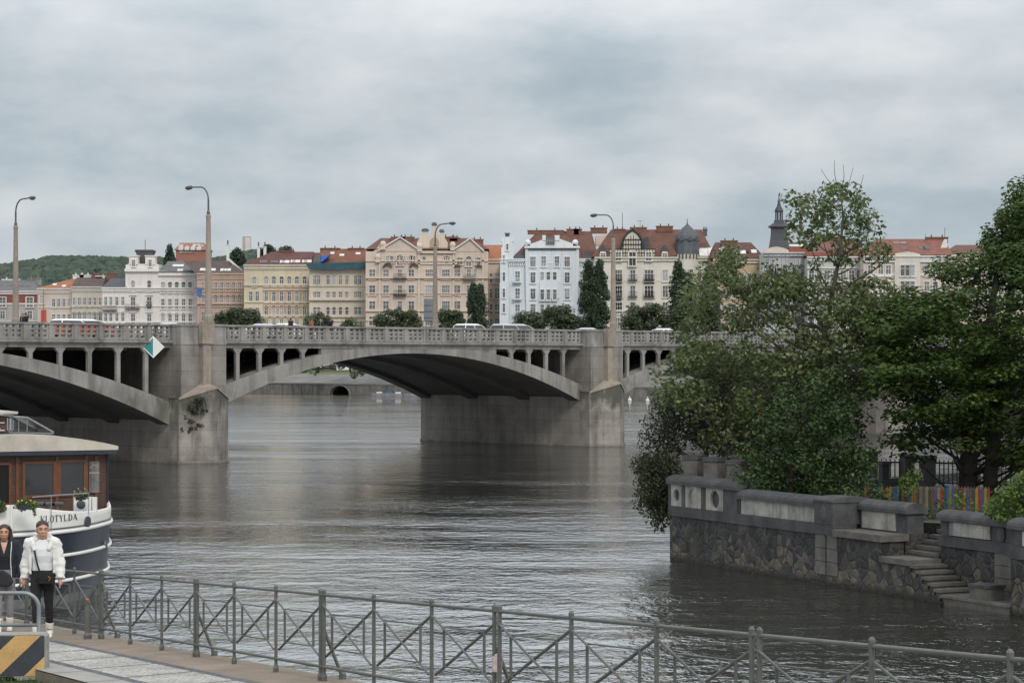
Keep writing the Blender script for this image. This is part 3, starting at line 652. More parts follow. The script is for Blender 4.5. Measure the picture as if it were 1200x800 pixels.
def rng(a,b,n): return [a+(b-a)*i/(n-1) for i in range(n)]
GB='houses across the river'
# A grey roofed house at the left edge
c=wallm('grey_render',(.36,.34,.33)); t_=wallm('light_trim',(.55,.52,.49))
h=House('apartment_house','house at the left edge with brick red top storey under a flat grey roof','house',640,-70,44,342,c,t_,group=GB)
h.poly('top_storey',[(-70,342.5),(44,342.5),(44,355),(-70,355)],-.12,-.002,wallm('brick_red_render',(.20,.062,.045)))
h.wins([-50,-30,3,35],354,1.9,2.6,'rect',y=-.12); h.wins([-50,-30,-14,3,20,35],369,1.4,2.2); h.band(356,.5); h.band(376)
h.roof((-72,46),328,-60,40,GREY); 
for px in (-10,12,22,30): h.rooflight(px,334,1.2,1,GREY)
h.chimney(6,327,334,5,mt=M['sash']); h.chimney(34,326,333,4,mt=M['conc'])
# B pale house with orange roof
c=wallm('pale_pink_render',(.50,.43,.37)); t_=wallm('pale_trim',(.58,.53,.48))
h=House('apartment_house','pale house with bright orange tiled roof and red banners on its blank left side','house',625,44,84,339,c,t_,group=GB)
for py,kd in ((351,'rect'),(369,'rect')): h.wins([63,69,75,81],py+4,.95,2.2,kd)
h.wins([49],351,1.2,2.2); h.band(343); h.band(360,.3,.2); h.roof((43,85),326,86,100,ORG)
for px,a in ((49.5,363),(53,363)): h.poly('red_banner',[(px-1.2,a),(px+1.2,a),(px+1.2,380),(px-1.2,380)],-.3,-.05,CP['red'])
h.poly('red_pole',[(51,340),(51.6,340),(51.6,375),(51,375)],-.5,-.35,CP['red'])
h.chimney(86,322,328,3,mt=M['sash']); h.chimney(94,322,328,3,mt=M['sash']); h.rooflight(62,333); h.rooflight(74,335)
# C cream house with arched hoods
c=wallm('stone_cream',(.46,.42,.36)); t_=wallm('stone_trim',(.50,.46,.41))
h=House('apartment_house','stone coloured house with a row of dark arched window hoods and brown roof','house',622,84,120,337,c,t_,group=GB)
h.wins(rng(87,117.5,6),354,.85,2.3,'rect'); h.wins(rng(87,117.5,6),372.5,.95,2.3,'archhood'); h.band(341); h.band(358,.5,.35); h.band(376,.4)
h.roof((84,120),325,90,124,BRN); h.chimney(108,321,327,3); h.chimney(112,323,328,2.5,mt=M['sash']); h.chimney(126,320,328,3)
# D+E+F the white corner house with its tower
WH=wallm('greyish_white_render',(.64,.59,.565),.08); WT=wallm('white_trim',(.66,.63,.60),.06)
h=House('corner_house','large white corner house with a short square tower of twin turrets and dark drum','house',610,120,232,338,WH,WT,group=GB)
h.wins([124,130,137,144],353,.9,2.3); h.wins([124,130,137,144],372.5,.9,2.4,'archhood'); h.balcony(129,363,17); h.balcony(155.5,361,17)
for px in (156,175): h.wins([px],355,1.3,3.2,'hood'); h.wins([px],374,1.2,2.8,'hood')
h.balcony(175,357.5,7)
h.band(341,.5,.3); h.band(358.5,.4); h.band(377,.4)
h.poly('upper_storey',[(147,314.5),(232,319.5),(232,338.3),(147,338.3)],-.05,14.9,WH)
h.wins([156,175],335,1.1,2.9,'arch',1,y=-.05); h.wins([191,199.3,207.2,215.2,223],336.5,1.1,2.9,'arch',1,y=-.05)
h.wins([191,199.3,207.2,215.2,223],356,1.0,2.6); h.wins([191,199.3,207.2,215.2,223],374.5,1.0,2.6,'archhood')
h.band(340,.35,.5); h.band(321.5,.7,.6,186,232.5); h.band(316.5,.8,.8,146.5,187)
h.poly('tower_attic',[(147.5,315),(147.5,310),(150,310),(150,309.2),(184,309.2),(184,310),(186,310),(186,315)],-.2,9,WH)
for a,b in ((151.5,162),(170.5,182)):
    q=h.poly('turret',[(a,310),(a,300.5),(b,300.5),(b,310)],-.4,2.6,WH); h.poly('turret_cap',[(a-.8,300.4),(a-.4,299.2),(b+.4,299.2),(b+.8,300.4)],-.6,2.8,WT,q); h.wins([(a+b)/2],308.5,.9,1.7,y=-.4)
dm=h.poly('tower_drum',[(158.5,310),(158.5,299),(156.5,294),(178,294),(176,299),(176,310)],2.7,6.5,DGREY); h.poly('drum_lid',[(155.5,294),(157,292),(177.5,292),(179,294)],2.5,6.7,BRN,dm)
mb=MB(); mb.tube([(h.X(167),4.5,h.Z(292)),(h.X(167),4.5,h.Z(280))],.09,6); mb.build('flag_pole',M['steel'],dm)
h.roof((186,233),306,197,221,GREY,319.5)
for px,py in ((203,310.5),(209.5,310.5),(211,316.5)): h.rooflight(px,py,1.5,1.5)
h.roof((119,149),326,131,150,DGREY,338,name='side_roof')
# G brown pink house
c=wallm('pink_brown_render',(.42,.30,.24)); t_=wallm('pink_brown_trim',(.46,.35,.28))
h=House('apartment_house','pink brown house with dark slate roof between the white corner house and the yellow one','house',600,231,286,321.5,c,t_,group=GB)
h.wins([238,246,253,260,267,274,281],336,.95,2.1,'rect'); h.wins([238,246,253,260,267,274,281],353,.95,2.4,'archhood'); h.wins([238,246,253,260,267,274,281],371,.95,2.2)
h.band(337.5,.45); h.band(355,.6,.5); h.band(326,.5); h.roof((229,288),305.5,214,268,BRN)
for px,py in ((236,315.5),(241,315.7),(249,315.8),(260,316),(263.5,316),(267,316)): h.rooflight(px,py,1.2,1.5)
h.poly('gable_parapet',[(264,303),(266,302),(287,321),(284,322)],5,5.6,M['sash'])
# H yellow pink house
Y1=wallm('yellow_render',(.53,.46,.34)); YT=wallm('yellow_trim',(.56,.50,.39)); PK=wallm('pink_render',(.46,.32,.25))
h=House('apartment_house','yellow and pink house with dark red roof and two bright skylights','house',585,286,362.5,311.5,Y1,YT,group=GB)
h.poly('pink_field',[(308,336),(361,336),(361,371),(308,371)],-.04,-.002,PK)
xs=[312,321,330,339,348,357]
h.wins([298],330,1.1,2.5,'arch'); h.wins(xs,329.5,1.1,2.5,'arch'); h.wins([294,301.5],347.5,1.0,2.5); h.wins(xs,348,1.0,2.6,'hood',y=-.04); h.wins([294,301.5],366,1.0,2.4); h.wins(xs,365.5,1.0,2.4,'archhood',y=-.04); h.wins(xs,378,1,1.4,y=0)
h.band(333.5,.6,.4); h.band(353.5,.4); h.band(369.5,.5,.4); h.band(315,.5)
h.roof((284,364),295,318,368,DRED); h.poly('attic_flat',[(327,303.5),(333,294.5),(377,294.5),(368,303.5)],7.2,9,mat('rose_roof',(.24,.095,.08),.2,.5,.85))
for px,py in ((334,306.5),(346.5,306),(360,306)): h.rooflight(px,py,2.0,1.6); h.rooflight(px-3.6,py,1.3,1.6)
for px in (308,321): h.rooflight(px,306.5,2,1.6,GREY)
h.chimney(332,293,298,4)
# I cream house under blue green netting
c=wallm('cream_render',(.54,.47,.385)); t_=wallm('cream_trim',(.56,.49,.40)); NET=mat('blue_green_netting',(.035,.085,.11),.3,.6,.9)
h=House('apartment_house','cream house with orange roof and blue green net hung along its eaves','house',578,362.5,428.5,314,c,t_,group=GB)
xs=[369,373.5,384.5,391.5,399,406.5,417,421.5]
h.wins(xs,328,.95,2.2); h.wins(xs,347,.95,2.2); h.wins(xs,365,.95,2.3,'arch',1); h.band(335,.3); h.band(350,.8,.7); h.band(370,.7,.5); h.band(376,.3)
h.poly('safety_net',[(359,309),(429,307),(428,316),(408,315.4),(395,316.8),(375,315.8),(362,315)],-1.5,-.8,NET)
h.roof((362,430),291.5,380,437,ORG if False else mat('rust_tile_roof',(.20,.085,.052),.25,.5,.85,fine=.3,bscale=3))
h.poly('blue_tarp',[(375,308),(377.5,300),(387,298.5),(379,305.5)],-.2,3,mat('blue_tarp',(.03,.14,.55),.15,1,.6)); h.poly('grey_dormer',[(367,309),(368,299),(375,298),(376,309)],-.2,4,GREY)
h.chimney(384,290,297,5); h.chimney(415,290,296,4); h.rooflight(399,298,1.2,1); h.rooflight(418,296,1.2,1); h.rooflight(387.5,295.5,1,1)
# J the large beige house with two gables
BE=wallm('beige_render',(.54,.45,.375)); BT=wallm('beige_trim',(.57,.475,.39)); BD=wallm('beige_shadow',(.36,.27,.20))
h=House('apartment_house','large beige house with two pointed gables and an ornate stone attic between them','house',568,428.5,572,294.5,BE,BT,cornice=False,group=GB)
mb=MB(); z_=h.Z(294.5); mb.box(h.X(489),h.X(534),-.6,-.001,z_-.5,z_+.1); mb.build('cornice',BT,h.root)
kk=h.k
h.roof((428,573),279,446,553,RED,293,-.05)
for g in ([(443,294.6),(445,292.5),(468,279.5),(470,279.5),(489,292),(489,294.6)],[(534,294.6),(534,291.5),(550,281),(552.5,281),(566,294.6)]):
    o=h.poly('gable',g,-.12,6,BE)
    (x0,_),(x1,y1_)=g[0],g[-1]
for (ax,ay,bx_,by) in ((443,294.5,469,278.8),(469,278.8,489.5,292.5),(533.5,292,551,280.2),(551,280.2,567,295)):
    mb=MB(); mb.tube([(h.X(ax),2.5,h.Z(ay)+.15),(h.X(bx_),2.5,h.Z(by)+.15)],.35,6); 
    d=Vector((h.X(bx_)-h.X(ax),0,h.Z(by)-h.Z(ay))); nz=Vector((-d.z,0,d.x)).normalized()*.3
    mb=MB(); a=Vector((h.X(ax),0,h.Z(ay))); b=Vector((h.X(bx_),0,h.Z(by))); mb.prism([(a.x,a.z),(b.x,b.z),((b+nz).x,(b+nz).z),((a+nz).x,(a+nz).z)],-.7,6.2); fixn(mb.build('gable_coping',M['sash'],h.root))
h.poly('left_stair_gable',[(428.6,294.6),(429,303),(436,296),(441,291),(446,285),(449,286),(451,291),(450,294.6)],.3,1.2,BE)
for px,py in ((449,286),(443,301),(492,288.5),(530.5,287)):
    mb=MB(); mb.ball((h.X(px),-.3,h.Z(py)),.75,.6,.8); mb.box(h.X(px)-.6,h.X(px)+.6,-.9,.3,h.Z(py)-1.4,h.Z(py)-.6); mb.build('finial',BT,h.root,smooth=False)
# central attic with chimneys
at=h.poly('attic',[(488,292.5),(488.5,284),(493,276),(495,270),(501,270),(502,276),(505.5,276),(506,264),(511.5,264),(512,277),(515.5,276),(516,271),(520,271),(521,278),(524.5,284),(524.5,292.5)],.8,2.0,BT)
for x0,x1,y in ((493.7,502.3,269),(505.5,512,262),(514.5,520.5,270)): h.poly('chimney_cap',[(x0,y+1.5),(x0,y),((x0*3+x1)/4,y-1.6),((x0+3*x1)/4,y-1.6),(x1,y),(x1,y+1.5)],.5,2.3,GREY,at)
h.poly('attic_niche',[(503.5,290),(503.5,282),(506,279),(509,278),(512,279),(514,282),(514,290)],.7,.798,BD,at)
h.chimney(465,277,283,3.5,6); h.chimney(477,277,283,3,6); h.chimney(526,277,283,4,6); h.chimney(559,280,287,3,6); h.chimney(532,278,284,2.5,6)
h.band(305.5,.4,.3); h.band(309,.4,.3,489,534); h.band(325,.6,.6); h.band(343.5,.3); h.band(363.5,.6,.5); h.band(375,.4,.3)
for py,hh in ((321.5,2.3),(340,2.3),(358.5,2.3),(376,2.2)):
    h.wins([436.2],py,1.6,hh,nb=2); h.wins([452.3,482],py,1.5,hh,nb=2); h.wins([503,522.5],py,2.0,hh,nb=4); h.wins([468.7],py,1.1,hh); h.wins([532.5,537.5,557],py,.9,hh,nb=1); h.wins([549.5],py,1.1,hh)
h.wins([471.3,484],304,1.3,1.5,nb=2); h.wins([454.3,459],304,1.0,1.5,nb=1); h.wins([481],304,1.0,1.5,nb=1); h.wins([468.7],304.5,1.6,2.5,'arch',2,y=-.12); h.wins([549.3],306,1.4,2.4,'arch',2,y=-.12); h.wins([537,540.7,558,561.8],306,.7,1.6,nb=1); h.wins([497,525,522],304,1.0,1.3,nb=1)
for px in (454,485): h.poly('arched_hood',[(px-6,313),(px-3,309),(px,307.5),(px+3,309),(px+6,312.5),(px+4.5,312.5),(px,309.5),(px-4.5,313)],-.8,-.005,BRN)
for px in (536,561): h.poly('arched_hood',[(px-4,313),(px-2,310.5),(px,309.8),(px+2,310.5),(px+4,313),(px,311.5)],-.8,-.005,BRN)
h.balcony(468.7,326,15,M['iron']); h.balcony(468.7,345.5,15,M['iron']); h.balcony(550,327,14,M['fence'])
for px in (444.8,491,531.5,566): h.poly('pilaster',[(px-1.1,296),(px+1.1,296),(px+1.1,385),(px-1.1,385)],-.3,-.003,BT)
# K orange roofed part
h=House('apartment_house','narrow beige house with bright orange roof squeezed left of the white turret','house',574,572,588,305,BE,BT,group=GB)
for py in (322,340,358,375): h.wins([575.5],py+4,.8,2.3,nb=1); h.wins([583],py+4,1.5,2.5,nb=2)
h.band(325.5,.6,.5); h.band(364,.5,.4); h.roof((566,588),287,560,592,ORG)
# M white house with pediment, left wing turret
WB=wallm('bluish_white_render',(.60,.635,.66),.07); WBT=wallm('bluish_white_trim',(.66,.69,.71),.05)
h=House('town_palace','bluish white house with triangular pediment, balconies and a slim corner turret','house',560,586,700,304.5,WB,WBT,group=GB)
ct=h.poly('central_block',[(615.5,306),(615.5,290),(678.5,290),(678.5,306),(676,380),(617,380)],-1.0,6,WB)
h.poly('pediment',[(614.5,291),(614.5,289),(617,288),(640,279.5),(654,279.5),(676,287.5),(679.5,289),(679.5,291)],-1.5,4,WBT,ct)
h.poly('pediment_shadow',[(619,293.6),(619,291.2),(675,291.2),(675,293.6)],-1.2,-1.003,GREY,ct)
for a,b in ((635.5,639.5),(650,655.5)): h.poly('attic_pier',[(a,282),(a,277),(a-.5,276),(b+.5,276),(b,277),(b,282)],-1.7,-.3,WBT,ct)
for k in range(5): x=640.6+k*2.1; h.poly('attic_baluster',[(x-.5,287),(x-.8,284),(x-.3,281),(x-.8,278.5),(x+.8,278.5),(x+.3,281),(x+.8,284),(x+.5,287)],-1.9,-1.55,M['fence'],ct)
for px in (618.5,674): 
    mb=MB(); mb.ball((h.X(px),-1,h.Z(284.5)),.75); mb.box(h.X(px)-.55,h.X(px)+.55,-1.5,-.5,h.Z(288.5),h.Z(285.5)); mb.build('ball_finial',WBT,ct)
tr=h.poly('turret',[(587.5,305),(587.5,290),(589,289),(589,284),(587,282.5),(588,279),(591.5,278.5),(591.5,277.5),(597.5,277.5),(597.5,278.5),(601,279),(602,282.5),(600,284),(600,289),(601.5,290),(601.5,305)],-.6,3,WBT)
h.poly('turret_lantern',[(592,277.5),(592,274),(590.8,273),(598.2,273),(597,274),(597,277.5)],-.2,1.2,DGREY,tr); h.wins([594.5],289.5,.6,1.5,'arch',1,y=-.6)
h.wins([590.3],303,.6,1.5,'rect',1,y=-.6)
h.roof((599,702),271,630,693,RED,304.5,.3)
h.poly('left_bay',[(586,304),(595,304),(595,330),(586,330)],-.5,-.003,WB); h.poly('oriel',[(585.5,332),(587,329.5),(594,329.5),(596,332),(596,385),(585.5,385)],-1.1,-.505,WB)
for py in (321,340,357.5): h.wins([590.5],py+3.5,.7,2.1,'rect',1,y=-1.1 if py>330 else -.5)
for py in (319,339,358): h.wins([606.5],py+5,1.2,2.5,nb=2); h.balcony(606,py+11.5,10,WBT); h.wins([682,694],py+5,1.1,2.4); h.balcony(682,py+11.5,10,WBT)
for x0,x1 in ((595,616),(674,700)):
    h.band(305.5,.5,.6,x0,x1,WBT)
    for k in range(int((x1-x0)/2.6)): h.poly('corbel',[(x0+1+k*2.6,307),(x0+2.2+k*2.6,307),(x0+2.2+k*2.6,312),(x0+1+k*2.6,310.5)],-.4,-.003,WBT)
for px in (624.5,664.5):
    h.wins([px],307,1.4,2.4,nb=3,y=-1); h.wins([px],325.5,1.3,2.5,y=-1); h.wins([px],344.5,1.3,2.5,y=-1); h.wins([px],362,1.3,2.3,y=-1)
    for py in (331,350): h.poly('window_panel',[(px-2.7,py-1.8),(px+2.7,py-1.8),(px+2.7,py+1.8),(px-2.7,py+1.8)],-1.1,-1.003,GREY)
h.wins([637,652.5],306.5,1.2,2.4,y=-1); 
for py in (325,345,363): h.wins([635.3,642.5,650],py,1.0,2.5,y=-1,nb=1)
h.balcony(645,313.5,24,WBT); h.poly('oriel_bay',[(632,330),(636,328),(652,328),(656.5,330),(655,350),(633,350)],-1.4,-1.003,WB); h.wins([635.3,642.5,650],345.5,1.0,2.5,y=-1.4,nb=1)
for px in (609,688): h.rooflight(px,301,2.2,2.2,DGREY)
h.chimney(640,269,273,9,7); h.chimney(672,267.5,273,3,7); h.chimney(678,267.5,273,2,7)
h.poly('roof_terrace_wall',[(699,286),(699,275),(712,273.5),(713,286)],6,9,BE)
# N cream house with half timbered gable and onion tower
CR=wallm('cream_white_render',(.60,.565,.50),.08); CT=wallm('cream_white_trim',(.62,.58,.50),.06); TIM=mat('dark_timber',(.03,.025,.022),.2,2,.7); INF=wallm('plaster_infill',(.55,.51,.43))
h=House('apartment_house','cream house with black half timbered gable and a dark onion domed corner tower','house',548,697,836,302.5,CR,CT,group=GB)
h.roof((694,838),269,716,822,RED,301.5,.4)
h.poly('timber_storey',[(713.5,302),(713.5,291.5),(768,291.5),(768,302)],-.25,4,INF)
gp=[(728,291.6),(728.5,287),(731,279),(735,273),(741.5,269.2),(748,274),(752,281),(753,287),(753,291.6)]
h.poly('timber_gable',gp,-.2,5,INF)
mb=MB()
for x in rng(714.3,767.5,18):
    if not 738<x<743.5: mb.box(h.X(x)-.075,h.X(x)+.075,-.36,-.24,h.Z(302),h.Z(291.5))
for py in (291.8,296.5,301.8): mb.box(h.X(713.3),h.X(768.2),-.4,-.362,h.Z(py)-.1,h.Z(py)+.1)
for x in rng(730.5,751,8):
    yy=max(272,275+abs(x-741)*.95); mb.box(h.X(x)-.075,h.X(x)+.075,-.31,-.19,h.Z(291.3),h.Z(yy))
for py,a,b in ((281,731,751.5),(286.5,729,752.5)): mb.box(h.X(a),h.X(b),-.35,-.312,h.Z(py)-.12,h.Z(py)+.12)
for (a,b),(c_,d_) in zip(gp,gp[1:]): mb.tube([(h.X(a),-.35,h.Z(b)),(h.X(c_),-.35,h.Z(d_))],.3,5)
mb.build('timber_frame',TIM,h.root)
h.poly('gable_roof',[(727,290)]+[(a+(741-a)*-.06,b-1.2) for a,b in gp[1:-1]]+[(754.5,290)],-.1,8,DRED if False else RED); h.poly('dormer_side',[(753,291),(752,280),(760,277),(761.5,291)],.3,5,DGREY)
h.wins([724.5,760],300.5,1.4,1.9,nb=2,y=-.36); h.wins([741,],303.5,1.7,3.2,nb=2,y=-.42,glass='glassd')
for px in (706.5,779,):
    d=h.poly('dormer',[(px-3.2,301),(px-3.2,294),(px+3.2,294),(px+3.2,301)],-.2,3.5,M['sash']); h.poly('dormer_roof',[(px-4,294),(px-2,288),(px,286.5),(px+2,288),(px+4,294)],-.4,4,DGREY,d); h.wins([px],300,1.2,1.2,y=-.2)
cols=[(704,1.1),(725,1.7),(741.5,1.3),(760.5,2.2),(779.5,1.3)]
for px,ww in cols:
    for py in (318,336.5,356,374): h.wins([px],py+5,ww,2.7 if px!=704 else 2.3,'rect',3 if ww>1.6 else 2)
for px,ww in ((725,8),(741.5,10.5),(760.5,12.5)):
    for py in (327.5,347): h.balcony(px,py,ww,M['fence'] if px==741.5 else M['iron'])
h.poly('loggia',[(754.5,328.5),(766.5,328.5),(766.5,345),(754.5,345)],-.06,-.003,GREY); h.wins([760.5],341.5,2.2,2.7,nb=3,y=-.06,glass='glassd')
for py in (336.5,356): h.poly('loggia_panel',[(721.5,py-7),(728.5,py-7),(728.5,py+7),(721.5,py+7)],-.05,-.003,GREY)
h.band(305,.35,.2); h.band(329,.2,.1); h.band(364,.4,.25)
# corner tower
mb=MB(); X=h.X(806); zz=lambda py:h.Z(py)
mb.loft([(X,1.6,0,3.1,3.1),(X,1.6,zz(303),3.1,3.1)],n=10); tw=mb.build('corner_tower',CR,h.root)
mb=MB(); mb.loft([(X,1.6,zz(303),3.15,3.15),(X,1.6,zz(298),3.2,3.2)],n=10); mb.build('tower_frieze',INF,tw)
mb=MB(); mb.loft([(X,1.6,zz(298),3.1,3.1),(X,1.6,zz(292),3.0,3.0),(X,1.6,zz(281),2.75,2.75)],n=10); mb.build('tower_drum',SLATE,tw)
mb=MB(); mb.loft([(X,1.6,zz(281.5),2.9,2.9),(X,1.6,zz(279.5),2.95,2.95),(X,1.6,zz(276),2.7,2.7),(X,1.6,zz(271),2.1,2.1),(X,1.6,zz(266),1.05,1.05),(X,1.6,zz(263),.35,.35),(X,1.6,zz(261),.12,.12),(X,1.6,zz(256),.07,.07)],n=12); mb.build('onion_dome',SLATE,tw)
for a in range(8):
    t=2*math.pi*a/8+.2; mb=MB(); q=Vector((X+2.78*math.cos(t),1.6+2.78*math.sin(t),zz(279.5)))
    mb.add([q+Vector((-.5,-.35,-.6)),q+Vector((.5,-.35,-.6)),q+Vector((0,-.35,.9)),q+Vector((0,.8,.3))],[(0,1,2),(0,2,3),(1,3,2)]); mb.build('dome_dormer',SLATE,tw)
for py in (318,337,356,374): h.wins([801,809.5],py+4,.95,2.4,'rect',1,y=-1.65); h.wins([819.5,828],py+4,1.0,2.4)
for py in (327,346): h.balcony(809,py,5.5,M['iron'])
for k in range(12):
    t=math.pi+math.pi*k/11; mb=MB(); mb.box(X+3.2*math.cos(t)-.12,X+3.2*math.cos(t)+.12,1.6+3.2*math.sin(t)-.12,1.6+3.2*math.sin(t)+.12,zz(303),zz(298)); mb.build('timber_post',TIM,tw)
h.rooflight(825,295.5,2.2,3); h.rooflight(833.5,295,1.6,3)
for px,a in ((703,266),(728,267.5),(750,265.5),(781,264)): h.chimney(px,a,a+6,4 if px!=728 else 2.5,7)
h.chimney(829,268,275,1.0,7,mt=M['steel'])
mb=MB(); mb.tube([(h.X(731),7,zz(268)),(h.X(731),7,zz(247))],.07,5); mb.tube([(h.X(752),7,zz(266)),(h.X(752),7,zz(256))],.05,5); mb.tube([(h.X(748),7,zz(257)),(h.X(756),7,zz(257))],.04,5); mb.build('aerial',M['steel'],h.root)
# O ochre house
OC=wallm('ochre_render',(.46,.35,.22))
h=House('apartment_house','ochre house with long purple brown roof behind the sapling crown','house',538,836,894,305,OC,YT,group=GB)
h.roof((833,897),284,838,880,DRED,304,.5)
for px,py in ((865,294.5),(872,295),(885,294),(848,291)): h.rooflight(px,py,1.3,1.8)
for py in (322,340,358,375): h.wins([842,851,860,869,878,887],py+4,1.1,2.3,'rect')
h.band(331,.4); h.band(366,.5,.4); h.chimney(858,281,286,4)
# P scaffolded house with the dark spire
SC=mat('scaffold_net',(.46,.465,.465),.15,.3,.9)
h=House('spired_house','house wrapped in grey scaffold netting below a dark stepped tower with lantern','house',530,894,946,297,SC,SC,group=GB)
k=h.k; X=h.X(915.5); Z=h.Z
def sq(r,py): return (X,4.5,Z(py),r*1.28*k,r*1.28*k)
mb=MB(); 
for a,b in (((12,300),(11.5,296)),): pass
rr=[(13.2,300),(12.6,295),(11,289),(9.6,281),(8.8,273),(8.6,268),(9.2,265.5),(11.6,265),(11.2,263),(7.2,260.5),(5.6,259.5),(5.3,256.5)]
vs=[];fs=[]
for r,py in rr:
    q=r*k; vs+=[(X-q,4.5-q,Z(py)),(X+q,4.5-q,Z(py)),(X+q,4.5+q,Z(py)),(X-q,4.5+q,Z(py))]
for i in range(len(rr)-1): fs+=[(4*i+j,4*i+(j+1)%4,4*i+4+(j+1)%4,4*i+4+j) for j in range(4)]
fs.append(tuple(range(4*len(rr)-4,4*len(rr)))); mb.add(vs,fs); sp_=mb.build('spire',mat('dark_spire_slate',(.045,.05,.062),.2,1,.6),h.root)
SPM=sp_.data.materials[0]
mb=MB()
for a in range(8):
    t=2*math.pi*a/8+.39; mb.tube([(X+4.1*k*math.cos(t),4.5+4.1*k*math.sin(t),Z(257)),(X+4.1*k*math.cos(t),4.5+4.1*k*math.sin(t),Z(247))],.13,5)
mb.build('lantern_column',SPM,sp_)
mb=MB(); mb.lathe([(r*k,Z(py)) for r,py in ((5.0,247.2),(5.2,245.5),(4.2,243),(2.4,240),(1.8,237),(1.3,235.5),(1.6,234),(.8,232.5),(.35,228))],c=(X,4.5,0),n=10); mb.build('lantern_cap',SPM,sp_)
h.poly('baroque_gable',[(895,297.5),(896,293),(903,290),(910,289),(918,290.5),(924,293),(925,297.5)],-.3,1,t_)
h.roof((924,948),284,922,946,BRN,302,.3); h.poly('brick_storey',[(925,302),(925,290),(946,290),(946,302)],-.02,5,wallm('brick_render',(.25,.085,.055))); 
for px in (932,941): h.rooflight(px,286.5,1.8,1.2)
for py in (312,330,348,366): h.wins([900,910,920,931,941],py+4,1.1,2.2,'rect',y=-.01); h.band(py+9,.25,.9,mt=M['fence'])
mb=MB()
for x in rng(895,945,11): mb.tube([(h.X(x),-1.0,0),(h.X(x),-1.0,Z(297))],.07,5)
mb.build('scaffold_tube',M['galv'],h.root)
# Q pale green house
GR=wallm('pale_green_render',(.44,.48,.42)); 
h=House('apartment_house','pale green house with red brown roof behind the sapling top','house',524,946,1012,302,GR,WT,group=GB)
h.roof((944,1014),281,952,1006,mat('brown_red_roof',(.17,.075,.06),.25,.5,.85),301,.5); h.poly('brick_attic',[(946,301),(946,296),(1012,296),(1012,301)],-.03,-.004,wallm('brick_attic',(.26,.09,.06)))
for py in (318,338,358,374): h.wins([951,960,969,979,988,998,1007],py+5,1.3,2.4,'hood',2)
h.band(329,.4); h.band(349,.4)
h.chimney(986,277,284,3); h.chimney(965,279,284,4)
for px,py in ((957,290),(985,289),(1000,291)): h.rooflight(px,py,1.6,1.6,GREY)
# R pink house with red roof at the right
PR=wallm('rose_cream_render',(.54,.45,.38)); 
h=House('apartment_house','rose cream house with long red roof and pale gable end at the right','house',518,1012,1108,301,PR,WT,group=GB)
h.roof((1010,1116),280,1026,1106,mat('faded_red_roof',(.23,.095,.07),.25,.5,.85,fine=.3,bscale=3),300,.5)
h.poly('gable_end',[(1098,303),(1102,297),(1110,279.5),(1113,279.5),(1113,303)],3,4,M['sash'])
h.poly('bay',[(1048,301),(1048,297),(1056,296),(1063,295),(1070,296),(1078,298),(1078,301),(1078,370),(1048,370)],-.5,-.004,wallm('white_bay',(.60,.56,.50)))
for py in (312,331,350,368): h.wins([1020,1032,1041,1086,1096],py+5,1.2,2.3,'rect'); h.wins([1057,1063,1069],py+5,1.0,2.4,'rect',1,y=-.5)
h.band(306,.5,.4); h.band(322,.4); h.band(341,.4)
for px,py in ((1062,290.5),(1083,290),(1088,290)): h.rooflight(px,py,1.5,1.6,GREY)
h.rooflight(1059,283.5,3,1.2,M['conc']); h.chimney(1105,277,283,5); 
mb=MB(); mb.tube([(h.X(1113),6,h.Z(281)),(h.X(1113),6,h.Z(265))],.06,5); mb.tube([(h.X(1090),6,h.Z(281)),(h.X(1090),6,h.Z(272))],.05,5); mb.build('aerial',M['steel'],h.root)
h=House('apartment_house','red roofed house glimpsed between the sapling and the maple at far right','house',540,1113,1240,300,PR,WT,group=GB)
h.roof((1112,1242),287,1120,1238,RED,299,.5)
for py in (316,335,354): h.wins(rng(1120,1230,12),py+4,1.2,2.3)
# things on the skyline at left
CAS=wallm('castle_pink',(.42,.22,.17))
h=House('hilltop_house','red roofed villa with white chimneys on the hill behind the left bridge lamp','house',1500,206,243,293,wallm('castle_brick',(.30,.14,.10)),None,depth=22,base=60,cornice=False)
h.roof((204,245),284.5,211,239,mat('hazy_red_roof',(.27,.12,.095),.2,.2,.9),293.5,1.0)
for px in (212,219,226,233): h.poly('gable_dormer',[(px-2.5,293.4),(px-2.5,290),(px,287.5),(px+2.5,290),(px+2.5,293.4)],-.8,4,M['sash'])
for px,py in ((209,286.5),(216,289),(229,286),(233,287)): h.chimney(px,py,293,5,6,M['sash'])
h.wins(rng(212,226,5),294.5,1.6,2.4)
h=House('tower_block','narrow white tower standing up behind the wooded ridge','tower',1900,284,293,278,wallm('tower_white',(.60,.57,.53)),None,depth=10,base=40,cornice=False)
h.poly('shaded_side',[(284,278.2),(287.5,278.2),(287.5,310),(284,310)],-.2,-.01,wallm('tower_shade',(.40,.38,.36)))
mb=MB(); mb.box(h.X(284.3),h.X(292.7),.5,9,h.Z(278),h.Z(277.3)); mb.build('tower_roof',GREY,h.root)
for i,px in enumerate((267,303,310.5)):
    D=620; t=empty('chimney_stack',((px-600)*D/F,D,20)); mb=MB(); zt=zof([288,290,290][i],D)-20; mb.box(-.36,.36,-.4,.4,-2,zt); mb.box(-.45,.45,-.5,.5,zt+.001,zt+.25); mb.build('stack',M['sash'],t)
    mb=MB(); mb.tube([(0,0,zt+.3),(0,0,zt+1.5)],.2,6); mb.build('flue',M['steel'],t)
    tag(t,['pale chimney stack above the brown slate roofs by the left lamp','left one of two white chimney stacks in front of the ridge trees','right one of two white chimney stacks in front of the ridge trees'][i],'chimney','chimney stacks over the roofs')
